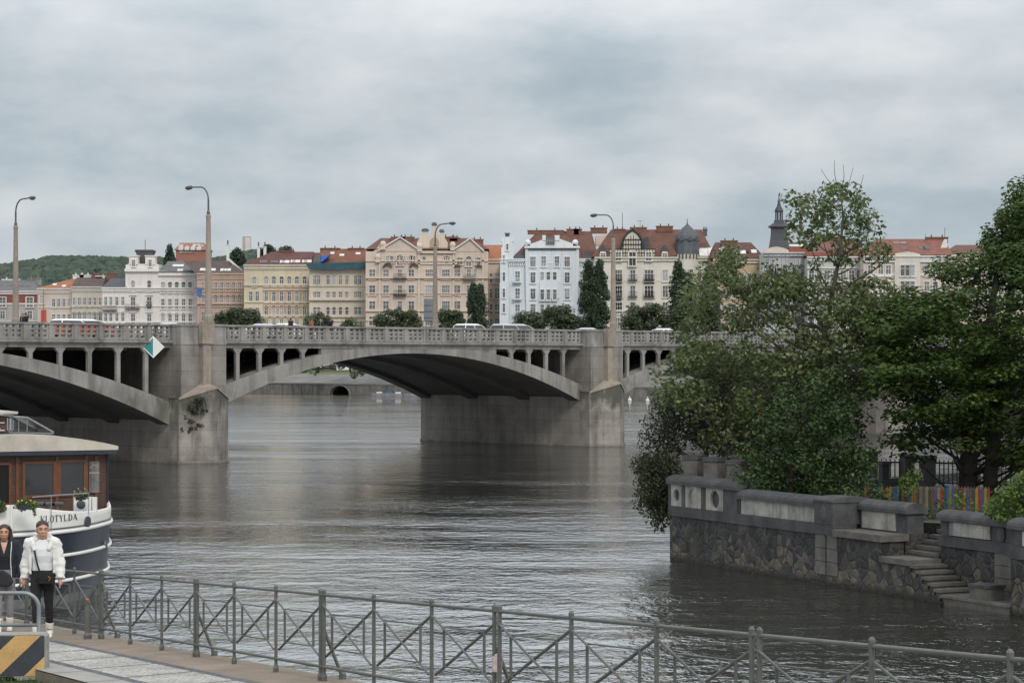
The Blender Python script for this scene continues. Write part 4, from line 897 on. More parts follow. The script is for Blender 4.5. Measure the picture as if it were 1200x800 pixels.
# small blue flag on the left lamp, back of a road sign beside the middle lamp
bl_=empty('blue_flag',BW(-.5,-1.5,0)); z0=HC-(352-421)*172/F; z1=HC-(338-421)*172/F
mb=MB(); mb.tube([(-.3,0,z1),(-1.0,-.1,z1+.05)],.03,6); mb.build('flag_pole',M['steel'],bl_)
mb=MB(); mb.prism([(-.5,z0+.25),(-.45,z1),(-.85,z1+.04),(-.88,z0+.4),(-.7,z0+.2)],-.1,-.07); fixn(mb.build('cloth',mat('blue_cloth',(.04,.11,.26),.25,3,.8),bl_)); tag(bl_,'small blue flag hanging on the lamp mast over the left pier','flag')
rs=P(502,384,224); rs.z=ZR; k_=224/F; t=empty('road_sign',rs); mb=MB()
for x in (-.25,.25): mb.tube([(x,0,-.1),(x,0,HC-(350-421)*k_-ZR)],.05,6)
mb.build('sign_post',M['galv'],t); mb=MB(); mb.box(-.45,.45,-.09,-.052,HC-(376-421)*k_-ZR,HC-(350-421)*k_-ZR); mb.build('board',M['galv'],t); mb=MB()
for z in (.3,.9,1.5): mb.box(-.44,.44,-.12,-.0905,HC-(376-421)*k_-ZR+z,HC-(376-421)*k_-ZR+z+.06)
mb.build('board_ribs',M['steel'],t); tag(t,'grey back of a tall road sign on two posts just left of the middle lamp','sign')
# ------------------------------------------------------------ trees
def leaf(mb, p, n, ln, wd, spin):
    n=n.normalized(); a=n.orthogonal().normalized(); b=n.cross(a); t=a*math.cos(spin)+b*math.sin(spin); s=n.cross(t)
    mb.add([p-t*ln*.5, p+s*wd*.5+n*ln*.06, p+t*ln*.5, p-s*wd*.5+n*ln*.06],[(0,1,2,3)])
def rvec():
    while True:
        v=Vector((rnd.uniform(-1,1),rnd.uniform(-1,1),rnd.uniform(-1,1)))
        if .01<v.length_squared<=1: return v
def clump(mb, c, r, n, ln, up=.6, flat=.7, shell=.35):
    c=Vector(c)
    for _ in range(n):
        v=rvec(); 
        if rnd.random()<shell: v=v.normalized()*rnd.uniform(.75,1.08)
        p=c+Vector((v.x*r,v.y*r,v.z*r*flat))
        nn=rvec()*.8+Vector((0,0,up))+v*.5
        f=rnd.uniform(.7,1.25); leaf(mb,p,nn,ln*f,ln*.62*f,rnd.uniform(0,6.28))
def inpoly(x,y,pl):
    c=False; j=len(pl)-1
    for i in range(len(pl)):
        (xi,yi),(xj,yj)=pl[i],pl[j]
        if (yi>y)!=(yj>y) and x<(xj-xi)*(y-yi)/(yj-yi)+xi: c=not c
        j=i
    return c
def fill(pl,n,D,dd,mind=0):
    xs=[p[0] for p in pl]; ys=[p[1] for p in pl]; out=[]; k=0
    while len(out)<n and k<n*60:
        k+=1; x=rnd.uniform(min(xs),max(xs)); y=rnd.uniform(min(ys),max(ys))
        if not inpoly(x,y,pl): continue
        d=D+rnd.uniform(-dd,dd); q=P(x,y,d)
        if mind and any((q-o).length<mind for o in out): continue
        out.append(q)
    return out
def limb(mb,a,b,r0,r1,sag=.12,n=5):
    a=Vector(a);b=Vector(b); L_=(b-a).length; off=rvec()*L_*sag; pts=[]
    c=a+Vector(((b.x-a.x)*.62,(b.y-a.y)*.62,(b.z-a.z)*.28))+off
    for i in range(n+1):
        t=i/n; pts.append(a*(1-t)**2+c*2*t*(1-t)+b*t*t+rvec()*L_*.012*math.sin(math.pi*t))
    mb.tube(pts,[r0+(r1-r0)*i/n for i in range(n+1)],6); return pts
def tree(name,label,base,trunk,groups,leafm,barkm,limb_every=2,group=None,twigs=0,cat='tree'):
    """trunk: list of (point,r); groups: list of (centres, clump radius, leaves each, leaf size, up, flat)"""
    t=empty(name,base); tag(t,label,cat,group); B=Vector(base)
    mb=MB(); pts=[Vector(p)-B for p,_ in trunk]; rr=[r for _,r in trunk]; mb.tube(pts,rr,9)
    cm=MB(); k=0
    for cs,r,n,ln,up,flat in groups:
        for c in cs:
            c=c-B; clump(cm,c,r*rnd.uniform(.75,1.25),n,ln,up,flat); k+=1
            if limb_every and k%limb_every==0:
                # leave the trunk somewhat below the clump
                best=None
                for i in range(len(pts)-1):
                    for f in (0,.25,.5,.75):
                        q=pts[i].lerp(pts[i+1],f)
                        dz=c.z-q.z; hd=math.hypot(c.x-q.x,c.y-q.y)
                        sc=abs(dz-.55*hd)
                        if best is None or sc<best[0]: best=(sc,q,rr[i])
                L_=(c-best[1]).length
                limb(mb,best[1],c,min(best[2]*.5,.018+.009*L_),.008,.1)
    mb.build('trunk',barkm,t); cm.build('crown',leafm,t); return t
# far bank bushes and poplars
def far_bush(px0,px1,ytop,D,label,dens=1.0,group='bushes on the far bank'):
    k=D/F; base=P((px0+px1)/2,421,D); base.z=5.2; zt=HC-(ytop-421)*k; w=(px1-px0)*k/2; hh=zt-base.z
    t=empty('bush',base); tag(t,label,'bush',group)
    mb=MB(); 
    for q in range(3): limb(mb,(rnd.uniform(-.4,.4),0,-.3),(rnd.uniform(-w*.6,w*.6),rnd.uniform(-1,1),hh*.6),.16,.04,.05)
    mb.build('trunk',M['barkd'],t)
    cm=MB(); n=int(max(16,w*hh*2.0*dens))
    for _ in range(n):
        a=rnd.uniform(-1,1); top=(hh+.3)*math.sqrt(max(.06,1-abs(a)**4.5)); z=top*rnd.random()**.4-1.0
        clump(cm,(a*w*.92,rnd.uniform(-2.5,2.5),z),rnd.uniform(.8,1.5),80,.6,.7,.75)
    cm.build('crown',M['leaf_far'],t); return t
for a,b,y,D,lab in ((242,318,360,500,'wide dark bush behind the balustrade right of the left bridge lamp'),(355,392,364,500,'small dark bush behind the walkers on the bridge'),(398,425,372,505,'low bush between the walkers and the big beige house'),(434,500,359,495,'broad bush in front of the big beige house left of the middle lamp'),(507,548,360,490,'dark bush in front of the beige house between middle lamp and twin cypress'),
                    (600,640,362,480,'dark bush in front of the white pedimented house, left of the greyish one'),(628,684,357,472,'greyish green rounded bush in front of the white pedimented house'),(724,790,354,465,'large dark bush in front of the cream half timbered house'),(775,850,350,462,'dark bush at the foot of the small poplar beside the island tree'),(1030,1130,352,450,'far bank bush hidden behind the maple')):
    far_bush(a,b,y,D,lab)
def poplar(px,w,ytop,D,label,cat='tree',name='poplar_tree'):
    k=D/F; base=P(px,421,D); base.z=5.2; hh=HC-(ytop-421)*k-base.z; w=w*k/2*1.25
    t=empty(name,base); tag(t,label,cat,'columnar trees on the far bank')
    mb=MB(); mb.tube([(0,0,-.5),(.1,0,hh*.5),(0,0,hh*.93)],[.28,.16,.03],7)
    for q in range(8): z=hh*rnd.uniform(.15,.75); a=rnd.uniform(0,6.28); limb(mb,(0,0,z),(w*.6*math.cos(a),w*.6*math.sin(a),z+hh*.15),.07,.02,.04)
    mb.build('trunk',M['barkd'],t)
    cm=MB(); n=int(hh*w*2.6)+24
    for _ in range(n):
        f=rnd.random(); env=w*min(1,(f+.02)*6)**.5*(1-max(0,(f-.62)/.38)**1.7)**.7
        a=rnd.uniform(0,6.28); q=env*rnd.uniform(.3,.95)
        clump(cm,(q*math.cos(a),q*math.sin(a),.6+f*(hh-.9)),rnd.uniform(.5,.95),80,.48,.3,1.5)
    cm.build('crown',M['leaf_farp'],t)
for a in ((554.5,13,333,482,'left half of the twin dark cypress in front of the beige house'),(563,13,334,481,'right half of the twin dark cypress in front of the beige house'),(689.5,17,307,470,'left one of the tall twin poplars in front of the cream house'),(702,19,306,469,'right one of the tall twin poplars, wider with a leaning top'),(795,19,308,466,'slim poplar between the half timbered house and the island tree'),(806,14,322,465,'shorter columnar tree touching the slim poplar on its right'),(832,17,312,462,'columnar tree half hidden by the left edge of the island tree')): poplar(*a)
# ridge trees by the white tower and villa
for i,(px,D,yt,w) in enumerate(((199,1420,284.5,11),(278,1350,291,18),(314,1300,286.5,30),(335,1290,288,26))):
    k=D/F; base=P(px,310,D); hh=HC-(yt-421)*k-base.z; t=empty('ridge_tree',base); mb=MB(); mb.tube([(0,0,-2),(0,0,hh*.7)],[.6,.2],6); mb.build('trunk',M['barkd'],t)
    cm=MB()
    for _ in range(70):
        a=rnd.uniform(-1,1); top=hh*math.sqrt(max(.1,1-a*a)) if i else hh*(1-abs(a)*.8); clump(cm,(a*w*k/2*.85,rnd.uniform(-3,3),top*rnd.random()**.6-.6),1.6,70,1.0,.6,.9)
    cm.build('crown',M['hillwood'],t); tag(t,['dark pointed tree left of the hilltop villa','round tree on the ridge left of the white tower','broad tree on the ridge right of the white tower','broad tree on the ridge above the dark red roof'][i],'tree','trees on the ridge')
# ------------------------------------------------------------ the island
IT=Vector((6.17,89,0)); IX=Vector((.427,-.904,0)); IY=Vector((.904,.427,0)); IA=math.atan2(IX.y,IX.x)
def IW(t,y,z): q=IT+IX*t+IY*y; return Vector((q.x,q.y,z))
GZ=2.25
mb=MB(); pl=[(.3,.3),(-8,20),(0,24),(45,24),(45,1.7),(21.4,1.7),(15.95,2.6),(14.4,2.6),(11.5,1.5),(10.4,.35)]
pts=[IW(a,b,GZ) for a,b in pl]; mb.add(pts,[tuple(range(len(pts)-1,-1,-1))]); struct(fixn(mb.build('island_ground',M['earth'])))
wl=empty('island_wall',IT,IA); tag(wl,'dark rubble stone embankment wall of the island with pale panels, round niches and granite coping','wall')
def ibox(name,mt,t0,t1,y0,y1,z0,z1,parent=wl):
    mb=MB(); mb.box(t0,t1,y0,y1,z0,z1); return mb.build(name,mt,parent)
def coping(t0,t1,y0,y1,z,hh=.3,name='coping',parent=wl,axis='x'):
    mb=MB(); n=8; ym=(y0+y1)/2; r=(y1-y0)/2
    prof=[(ym-r,z)]+[(ym-r*math.cos(a),z+hh*.35+hh*.65*math.sin(a)) for a in [math.pi*k/n for k in range(n+1)]]+[(ym+r,z)]
    segs=max(1,round((t1-t0)/1.9)); g=.012
    for k in range(segs):
        a=t0+(t1-t0)*k/segs+(g if k else 0); b=t0+(t1-t0)*(k+1)/segs
        mb.prism(prof,a,b,'x')
    return fixn(mb.build(name,M['coping'],parent))
# rubble base, front run
mb=MB(); mb.box(0,14.4,0,.9,-2,1.72); mb.box(14.402,16.05,0,1.2,-2,1.06); mb.box(21.3,46,0,.9,-2,1.72); mb.box(16.05,21.29,1.2,2.0,-2,1.68)
# end wall round the tip
mb.add([(0,.9,-2),(-9.5,21,-2),(-8.7,21.4,-2),(.8,1.2,-2),(0,.9,2.6),(-9.5,21,2.6),(-8.7,21.4,2.6),(.8,1.2,2.6)],[(0,1,5,4),(1,2,6,5),(2,3,7,6),(3,0,4,7),(4,5,6,7)])
# stair cheek following the steps
nst=6; ts0=16.1; dt=.33; dz=.165
for k in range(nst): 
    mb.box(ts0+k*dt-.05+.002,ts0+(k+1)*dt-.05,-.02,.3,-2,1.10-dz*(k+1)-.06)
fixn(mb.build('rubble_base',M['rubble'],wl))
# quoins: dressed stone blocks
mb=MB()
for t,y in ((10.42,-.04),(11.15,-.04)):
    for j in range(3): mb.box(t,t+.62,y,.5,.35+.46*j,.35+.46*j+.44)
for j in range(4): mb.box(19.0,19.9,1.14,1.6,.1+.4*j,.1+.4*j+.38)
mb.build('quoin_stone',M['step'],wl)
ibox('base_course',M['band'],-.05,11.6,-.06,.9,1.722,2.1)
ibox('base_course',M['band'],16.0,20.2,1.12,2.0,1.682,2.02); ibox('base_course',M['band'],21.25,46,-.06,.9,1.722,2.1)
# niche section
mb=MB(); mb.box(.0,5.15,.10,.85,2.1,2.95); mb.build('niche_back',M['band'],wl)
for k in range(4):
    tc_=-.0+[.62,1.86,3.4,4.9][k]
for k,t0 in enumerate((.12,1.25,2.83,)):
    t1=[.98,2.48,4.12][k]; c=(t0+t1)/2; w2=(t1-t0)/2; zc=2.53; r=.34*min(1,w2/.6)
    mb=MB(); n=16
    ring=[(c+r*math.cos(2*math.pi*j/n),zc+r*math.sin(2*math.pi*j/n)) for j in range(n)]
    sqr=[]
    for j in range(n):
        a=2*math.pi*j/n; m_=max(abs(math.cos(a)),abs(math.sin(a))); sqr.append((c+w2*math.cos(a)/m_,zc+.42*math.sin(a)/m_))
    vs=[(x,-.03,z) for x,z in ring]+[(x,-.03,z) for x,z in sqr]+[(x,.09,z) for x,z in ring]
    mb.add(vs,[(j,(j+1)%n,(j+1)%n+n,j+n) for j in range(n)]+[(j,(j+1)%n,(j+1)%n+2*n,j+2*n) for j in range(n)])
    pn=fixn(mb.build('niche_panel',M['panel'],wl))
    if k==1:
        mb=MB(); mb.prism([(c+r*.98*math.cos(2*math.pi*j/n),zc+r*.98*math.sin(2*math.pi*j/n)) for j in range(n)],.03,.095); mb.build('lit_recess_disc',M['panel'],pn)  # pale disc paints this recess as lit
for t0,t1 in ((-.06,.1),(1.0,1.23),(2.5,2.81),(4.14,5.16)): ibox('pier_stone',M['coping'],t0,t1,-.05,.85,2.102,2.95)
coping(-.1,5.2,-.14,.95,2.952,.36)
# straight section with plain panels
tt=[5.3,6.5,7.55,8.6,9.65,10.4]
for a,b in zip(tt,tt[1:]): ibox('panel',M['panel'],a+.012,b-.012,.03,.75,2.102,2.66)
ibox('pier_stone',M['coping'],5.162,5.3,.0,.8,2.102,2.66)
coping(5.205,10.4,-.1,.85,2.662,.36)
# block with oval boss, then the set back parapet
bl=ibox('pillar_block',M['coping'],10.42,11.6,-.08,1.5,2.102,2.86); coping(10.4,11.64,-.12,1.54,2.862,.2,parent=wl)
def boss(t,y,z,axis='y',parent=bl):
    mb=MB()
    if axis=='y': mb.ball((t,y,z),.2,.06,.3)
    else: mb.ball((t,y,z),.06,.2,.3)
    mb.build('oval_boss',M['coping'],parent,smooth=True)
boss(11.0,-.08,2.45)
sb=ibox('parapet_wall',M['coping'],11.602,14.4,1.05,1.7,1.9,2.62); 
ibox('panel',M['panel'],11.75,13.75,1.0,1.049,2.0,2.6,sb)
coping(11.64,14.5,.9,1.8,2.622,.36)
ibox('ledge',M['step'],11.602,14.5,-.12,1.04,1.722,1.95)
ibox('ledge',M['step'],14.402,16.1,-.1,1.2,1.062,1.25)
ibox('ledge_back',M['rubble'],14.38,14.42,.95,1.9,1.0,1.95) 
# right hand block
rb=ibox('parapet_wall',M['coping'],16.05,19.85,1.2,1.9,2.022,2.52); ibox('panel',M['panel'],16.6,18.75,1.14,1.199,2.06,2.5,rb); coping(15.98,20.05,1.05,2.05,2.522,.34)
boss(19.3,1.17,2.28,parent=rb)
ibox('parapet_wall',M['coping'],21.3,46,.02,.8,2.102,2.62); coping(21.2,46,-.1,.9,2.622,.34)
for t in (21.9,24.4,26.9): ibox('panel',M['panel'],t,t+2.2,-.03,.019,2.14,2.58)
# stairs
mb=MB()
st=empty('stone_stairs',IW(16.1,.3,0),IA); tag(st,'worn stone steps descending from the gap in the island wall to the water landing','stairs')
for k in range(nst):
    z=1.25-dz*(k+1)+.02; mb=MB(); mb.box(k*dt-.02,(k+1)*dt+.05,-.36,.88,z-.10,z); mb.box(k*dt,(k+1)*dt-.002,-.25,.88,-1,z-.102); mb.build('step',M['step'],st)
for k in range(6):
    z=1.25+dz*(k+1); mb=MB(); mb.box(-1.7+.02,-.12,.72+k*.3,1.05+k*.3,z-.1,z); mb.box(-1.66,-.14,.75+k*.3,1.03+k*.3,.8,z-.102); mb.build('step',M['step'],st)
mb=MB(); mb.box(1.96,5.15,-.42,.88,-.5,.22); mb.box(1.9,5.2,-.48,.88,.222,.30); mb.build('landing',M['step'],st)
bk=empty('stone_block',IW(19.3,.05,.3),IA); tag(bk,'small square stone block standing on the water landing by the stairs','block'); mb=MB(); mb.box(0,.85,-.1,.6,.002,.38); mb.build('block',M['step'],bk); mb=MB(); mb.box(-.04,.89,-.14,.64,.382,.48); mb.build('cap',M['band'],bk)
# square stone posts behind the tip
for i,(px,y0,D) in enumerate(((814,533,88.9),(837.5,535.5,87.6),(865,539,86.2))):
    q=P(px,y0,D); t=empty('stone_post',(q.x,q.y,GZ),IA+.5); hh=q.z-GZ; mb=MB(); mb.box(-.31,.31,-.31,.31,-.2,hh-.16); mb.build('shaft',M['step'],t); mb=MB(); mb.box(-.35,.35,-.35,.35,hh-.158,hh); mb.build('cap',M['coping'],t)
    tag(t,['left one of three square stone posts above the round niches','middle one of three square stone posts above the round niches','right one of three square stone posts, half hidden by leaves'][i],'post','stone posts at the tip of the island')
# iron railing and stone gate piers on the far side of the island
def irail(a,b,label):
    a=Vector(a);b=Vector(b); d=b-a; L_=d.length; t=empty('iron_railing',a,math.atan2(d.y,d.x)); tag(t,label,'railing','iron railings on the far side of the island')
    mb=MB(); n=int(L_/.19)
    for k in range(n+1): x=L_*k/n; mb.box(x-.022,x+.022,-.022,.022,.05,1.15)
    mb.build('bars',M['iron'],t); mb=MB(); mb.box(0,L_,-.035,.035,.98,1.05); mb.box(0,L_,-.035,.035,.12,.19); mb.build('rails',M['iron'],t)
def gpt(px,D,z=GZ): q=P(px,421,D); q.z=z; return q
irail(gpt(985,102),gpt(1013,101.5),'black iron railing left of the dark stone piers beyond the island')
irail(gpt(1028,101),gpt(1054,100.5),'black iron railing between the dark stone piers')
irail(gpt(1096,100),gpt(1200,98),'long black iron railing right of the dark piers under the maple')
irail(gpt(940,103),gpt(985,102),'black iron railing behind the tree trunk on the island')
for i,(px0,px1,y,D) in enumerate(((1013,1028,528,101),(1030,1042,540,97),(1055,1071,531,100.5),(1078,1095,533,100))):
    q=P((px0+px1)/2,y,D); hw=(px1-px0)*D/F/2*.8; hh=q.z-GZ; t=empty('stone_pier',(q.x,q.y,GZ),.35); mb=MB(); mb.box(-hw,hw,-hw,hw,-.2,hh-.14); mb.build('shaft',M['band'],t); mb=MB(); mb.box(-hw-.06,hw+.06,-hw-.06,hw+.06,hh-.138,hh); mb.build('cap',M['coping'],t)
    tag(t,['leftmost tall dark stone pier in the iron railing','low dark stone pier beside the leftmost tall one','dark stone pier in the middle of the railing','rightmost dark stone pier before the open water'][i],'pier','dark stone piers in the railing')
# coloured picket fence
cols_=['red','yellow','blue','green','orange']
PK={'red':mat('red_picket',(.15,.025,.018),.25,5,.8),'yellow':mat('yellow_picket',(.20,.125,.018),.25,5,.8),'blue':mat('blue_picket',(.022,.065,.15),.25,5,.8),'green':mat('green_picket',(.014,.05,.028),.25,5,.8),'orange':mat('orange_picket',(.20,.075,.02),.25,5,.8)}
def picket(px0,px1,label,seq):
    D=81.5; a=gpt(px0,D); b=gpt(px1,D-.6); d=b-a; L_=d.length; t=empty('picket_fence',a,math.atan2(d.y,d.x)); tag(t,label,'fence','coloured picket fence sections')
    n=len(seq); mes={}
    mb=MB(); mb.box(0,L_,.03,.07,.25,.33); mb.box(0,L_,.03,.07,.78,.86); mb.build('rail',PK['green'],t)
    for k,cn in enumerate(seq):
        c={'r':'red','y':'yellow','b':'blue','g':'green','o':'orange'}[cn]
        if c not in mes:
            mb=MB(); mb.prism([(-.048,.05),(.048,.05),(.048,.93),(0,1.03),(-.048,.93)],-.012,.024); mes[c]=fixn(mb.build('picket',PK[c],t)).data; o=t.children[-1]
            o=[q for q in t.children if q.data==mes[c]][0]
        else: o=link('picket',mes[c],t)
        o.location=(L_*(k+.5)/n,0,rnd.uniform(-.02,.02))
picket(1013,1051,'left section of the red, yellow and blue picket fence, partly overgrown','orgogbogoygb')
picket(1053,1109,'middle section of the bright picket fence with red, blue and yellow boards','gogbyogobygrbyrg')
picket(1112,1160,'right section of the coloured picket fence next to the gate gap','ybrgrobrgyrbyr')
gp_=gpt(1110.5,81.2); t=empty('gate_post',gp_); mb=MB(); mb.box(-.05,.05,-.05,.05,-.1,1.02); mb.build('shaft',PK['blue'],t); mb=MB(); mb.lathe([(.075,1.02),(.075,1.07),(.02,1.13)],n=8); mb.build('cap',PK['blue'],t); tag(t,'dark blue post in the gap between the picket fence sections','post')

# ------------------------------------------------------------ island vegetation
# tall thin sapling-like poplar with open top
T0=gpt(952,91)
tr=[(T0-Vector((0,0,.3)),.22),(P(953,530,91),.19),(P(957,460,91),.16),(P(965,400,91),.13),(P(975,345,91),.10),(P(984,300,91),.07),(P(988,255,91),.04),(P(985,222,91),.02)]
top=[(922,238),(934,226),(948,226),(965,214),(985,210),(1002,215),(1022,238),(1026,268),(1040,288),(1042,318),(1010,300),(980,320),(955,312),(940,285),(928,262)]
sp1=[(926,232),(940,238),(936,250),(930,262),(945,272),(952,285),(932,275),(970,228),(985,222),(998,225),(1008,235),(1016,247),(1012,262),(1000,268),(985,262),(972,250),(965,270),(990,285),(1005,290),(1020,288),(1036,292),(1030,305),(980,300),(958,262),(1000,248),(975,238),(946,250)]
midp=[(812,318),(840,300),(862,292),(880,325),(905,330),(930,318),(960,325),(1000,330),(1030,325),(1050,360),(1046,400),(1020,420),(980,430),(930,420),(880,440),(820,430),(790,420),(800,380)]
low=[(775,430),(800,400),(850,420),(920,420),(990,430),(1020,450),(1010,500),(990,540),(985,585),(940,590),(880,575),(850,530),(800,500),(770,480)]
gl=[([P(x,y,91+rnd.uniform(-2,2)) for x,y in sp1],.44,52,.215,.5,.8),(fill(top,28,91,2.5,.55),.42,42,.215,.5,.8),(fill(midp,128,91,3.5,.55),.58,84,.205,.5,.75),(fill(low,140,91,3.5,.5),.72,110,.205,.5,.75),(fill([(985,335),(1010,318),(1045,333),(1064,365),(1052,430),(1000,432)],30,90,2.0,.45),.52,84,.205,.5,.75),(fill([(898,350),(904,306),(922,298),(940,318),(948,352)],9,91,1.5,.4),.46,70,.205,.5,.75),(fill([(838,330),(846,290),(866,288),(878,320),(870,345)],8,91,1.5,.4),.46,70,.205,.5,.75)]
t=tree('poplar_tree','tall loose grey green tree on the island with bare twigs at its sparse top',T0,tr,gl,M['leaf_pop'],M['bark'],5)
tw=MB()
for (x0,y0,x1,y1) in ((985,225,962,198),(985,225,978,188),(988,235,1000,196),(990,245,1012,205),(984,222,988,193),(966,240,958,222),(1000,330,1050,295),(960,400,1040,345),(975,345,945,270),(984,300,1025,262),(957,460,905,372),(965,400,1000,350)):
    a=P(x0,y0,91)-T0; b=P(x1,y1,90.5+rnd.uniform(-1,1))-T0; limb(tw,a,b,.05 if y0>260 else .018,.008,.12,6)
tw.build('bare_twigs',M['bark'],t)
# dark shrub mass on the wall
b0=gpt(925,86.5); pl=[(868,555),(872,522),(890,515),(893,482),(913,480),(922,458),(942,466),(950,436),(976,430),(984,468),(1000,474),(1004,510),(1018,530),(1012,578),(990,592),(945,590),(905,588),(880,575)]
t=tree('large_shrub','dense dark green shrub overhanging the island wall below the tall loose tree',b0,[(b0-Vector((0,0,.2)),.12),(P(928,540,86.5),.09),(P(925,500,86.5),.04)],[(fill(pl,80,86.3,2.2,.4),.6,95,.17,.7,.7),(fill([(862,560),(885,490),(930,450),(975,440),(1015,490),(1022,580),(1000,596),(930,594),(880,586)],46,86.5,2.6,.5),.34,60,.15,.5,.8)],M['leaf_bush'],M['barkd'],4,cat='shrub')
# thin leaved willow-like bush drooping at the tip
b0=gpt(822,90.5)
pl1=[(760,505),(775,470),(800,455),(840,450),(870,470),(872,508),(845,512),(800,518),(786,545),(784,605),(768,618),(752,580),(748,545)]
pl2=[(755,540),(784,530),(786,600),(780,615),(768,612),(752,570)]
t=tree('drooping_bush','thin leaved bush drooping over the tip of the island wall towards the water',b0,[(b0,.14),(P(830,505,90.5),.10),(P(812,480,90),.06),(P(785,470,90),.03)],[(fill(pl1,100,91.6,1.8,.35),.55,110,.12,.3,.95),(fill(pl2,44,90.6,1.0,.3),.42,120,.12,.2,1.1)],M['leaf_wil'],M['barkd'],2,cat='bush')
tw=MB()
for (x0,y0,x1,y1) in ((840,520,790,475),(840,515,765,500),(845,510,800,450),(830,505,870,455),(812,480,770,470),(835,510,775,520),(842,512,815,462)): limb(tw,P(x0,y0,90.3)-b0,P(x1,y1,89.6)-b0,.07,.012,.15,6)
tw.build('bare_branches',M['barkd'],t)
# dark maple: spreading tiers
m0=gpt(1134,89); rest=[(1015,432),(1030,385),(1048,356),(1076,332),(1107,320),(1130,300),(1150,290),(1170,278),(1200,240),(1265,270),(1290,360),(1290,520),(1235,555),(1200,545),(1160,535),(1120,528),(1085,520),(1060,535),(1042,505),(1048,470),(1020,455)]
tr=[(m0-Vector((0,0,.3)),.42),(P(1135,545,89),.36),(P(1138,500,89),.32),(P(1150,440,89),.26),(P(1160,380,89),.18),(P(1168,320,89),.09),(P(1166,285,89),.03)]
t=tree('maple_tree','big dense dark green maple on the island, its tiers of leaves overhanging the picket fence',m0,tr,[(fill(rest,275,88.5,5.0,.55),.98,128,.225,1.2,.32),(fill([(1022,425),(1034,380),(1050,350),(1080,326),(1112,312),(1118,380),(1100,440),(1060,470)],34,88,2.2,.5),.9,120,.225,1.2,.36),(fill(rest,120,91.5,3,.5),1.0,90,.26,.8,.6)],M['leaf_map'],M['barkd'],5)
m1=gpt(1160,88); rest=[(1158,320),(1158,275),(1170,262),(1170,250),(1184,240),(1180,228),(1190,222),(1191,210),(1197,210),(1206,222),(1215,240),(1235,290),(1225,340)]
tr=[(m1-Vector((0,0,.3)),.3),(P(1162,540,88),.26),(P(1172,450,89),.2),(P(1185,340,90),.13),(P(1192,260,90),.06),(P(1192,215,90),.02)]
t=tree('slender_tree','taller slender tree with pointed top at the right edge, rising above the maple',m1,tr,[(fill(rest,84,90,1.8,.38),.42,85,.19,.7,.8)],M['leaf_map'],M['barkd'],3)
b0=IW(21.5,2.6,GZ); pl=[(1160,600),(1170,580),(1185,565),(1205,552),(1225,560),(1235,605),(1200,615),(1175,608)]
tree('light_bush','bright yellow green bush at the right edge behind the island wall',b0,[(b0,.06),(P(1200,585,71.5),.03)],[(fill(pl,44,71.5,.9,.3),.34,75,.15,.5,.6)],M['leaf_light'],M['barkd'],3,cat='bush')
for i,(px,py,D,r,n) in enumerate(((1035,588,79.5,.45,5),(1068,560,80.5,.5,7),(1092,590,79,.4,4),(1128,595,77.5,.4,5),(1010,575,80,.55,7),(1160,598,76,.45,5))):
    b0=gpt(px,D); q=P(px,py,D); t=empty('weed_plant',b0); mb=MB(); cm=MB()
    for k in range(n):
        c=q-b0+Vector((rnd.uniform(-r,r),rnd.uniform(-.3,.3),rnd.uniform(-.5,.35))); limb(mb,(rnd.uniform(-.1,.1),0,-.1),c,.02,.006,.05,3); clump(cm,c,.28,46,.13,.4,1.1)
    mb.build('stem',M['barkd'],t); cm.build('leaves',M['leaf_light'] if i in (1,3) else M['leaf_bush'],t)
    tag(t,['weeds in front of the left picket fence section','tall weeds climbing the picket fence below the dark piers','weeds at the foot of the middle picket section','weeds at the foot of the right picket section','leafy weeds between the dense shrub and the picket fence','weeds between the right picket section and the light bush'][i],'plant','weeds along the picket fence')
# ivy on the bridge pier
iv=empty('ivy_plant',BW(-2.0,-2.2,2.0)); cm=MB(); mb=MB()
for k in range(34):
    z=2.3+2.5*rnd.random()**.7; s=-2.2+rnd.gauss(0,.3)+(z-3.5)*.12; f=max(0,(s+.7+2.35)/2.35); y=-1.2-1.55*f-.12
    c=BW(s,y,z)-Vector(iv.location); clump(cm,c,rnd.uniform(.08,.22),16,.15,.1,1.3)
    if k%6==0: limb(mb,BW(-1.6,-2.2,5.0)-Vector(iv.location),c,.03,.01,.05,3)
mb.build('stem',M['barkd'],iv); cm.build('leaves',M['leaf_wil'],iv); tag(iv,'dark ivy patch clinging to the cutwater of the left bridge pier','plant')
# ------------------------------------------------------------ the quay (a ramp): l runs along the railing towards us, n away from the water
QA=Vector((-2.14,25.7,4.18)); QG=Vector((.4326,-.902,0)); QN=Vector((-.902,-.4326,0)); SL=.0595
def QW(l,n,z=0): q=QA+QG*l+QN*n; return Vector((q.x,q.y,QA.z+SL*l+z))
def strip(name,mt,n0,n1,dz=0.0,l0=-60,l1=26,kind=True):
    mb=MB(); mb.add([QW(l0,n0,dz),QW(l1,n0,dz),QW(l1,n1,dz),QW(l0,n1,dz)],[(0,1,2,3)]); o=mb.build(name,mt); return struct(fixn(o)) if kind else o
mb=MB(); mb.add([QW(-60,-.3,-.01),QW(26,-.3,-.01),QW(26,-.3,-9),QW(-60,-.3,-9),QW(-60,2.26,-.01),QW(26,2.26,-.01),QW(26,2.26,-1.2),QW(-60,2.26,-1.2)],[(0,1,5,4),(0,3,2,1),(4,5,6,7)]); struct(fixn(mb.build('quay',M['quayc'])))
strip('quay_edge',M['quayc'],-.3,.64,0); strip('pavement_edge',M['sett'],.645,.78,.004); strip('pavement',M['mosaic'],.785,1.69,.004); strip('pavement_edge',M['sett'],1.695,1.83,.004); strip('kerb',M['kerb'],1.835,2.262,.008)
strip('grass_verge',M['grass'],2.263,9,-.14)
mb=MB()
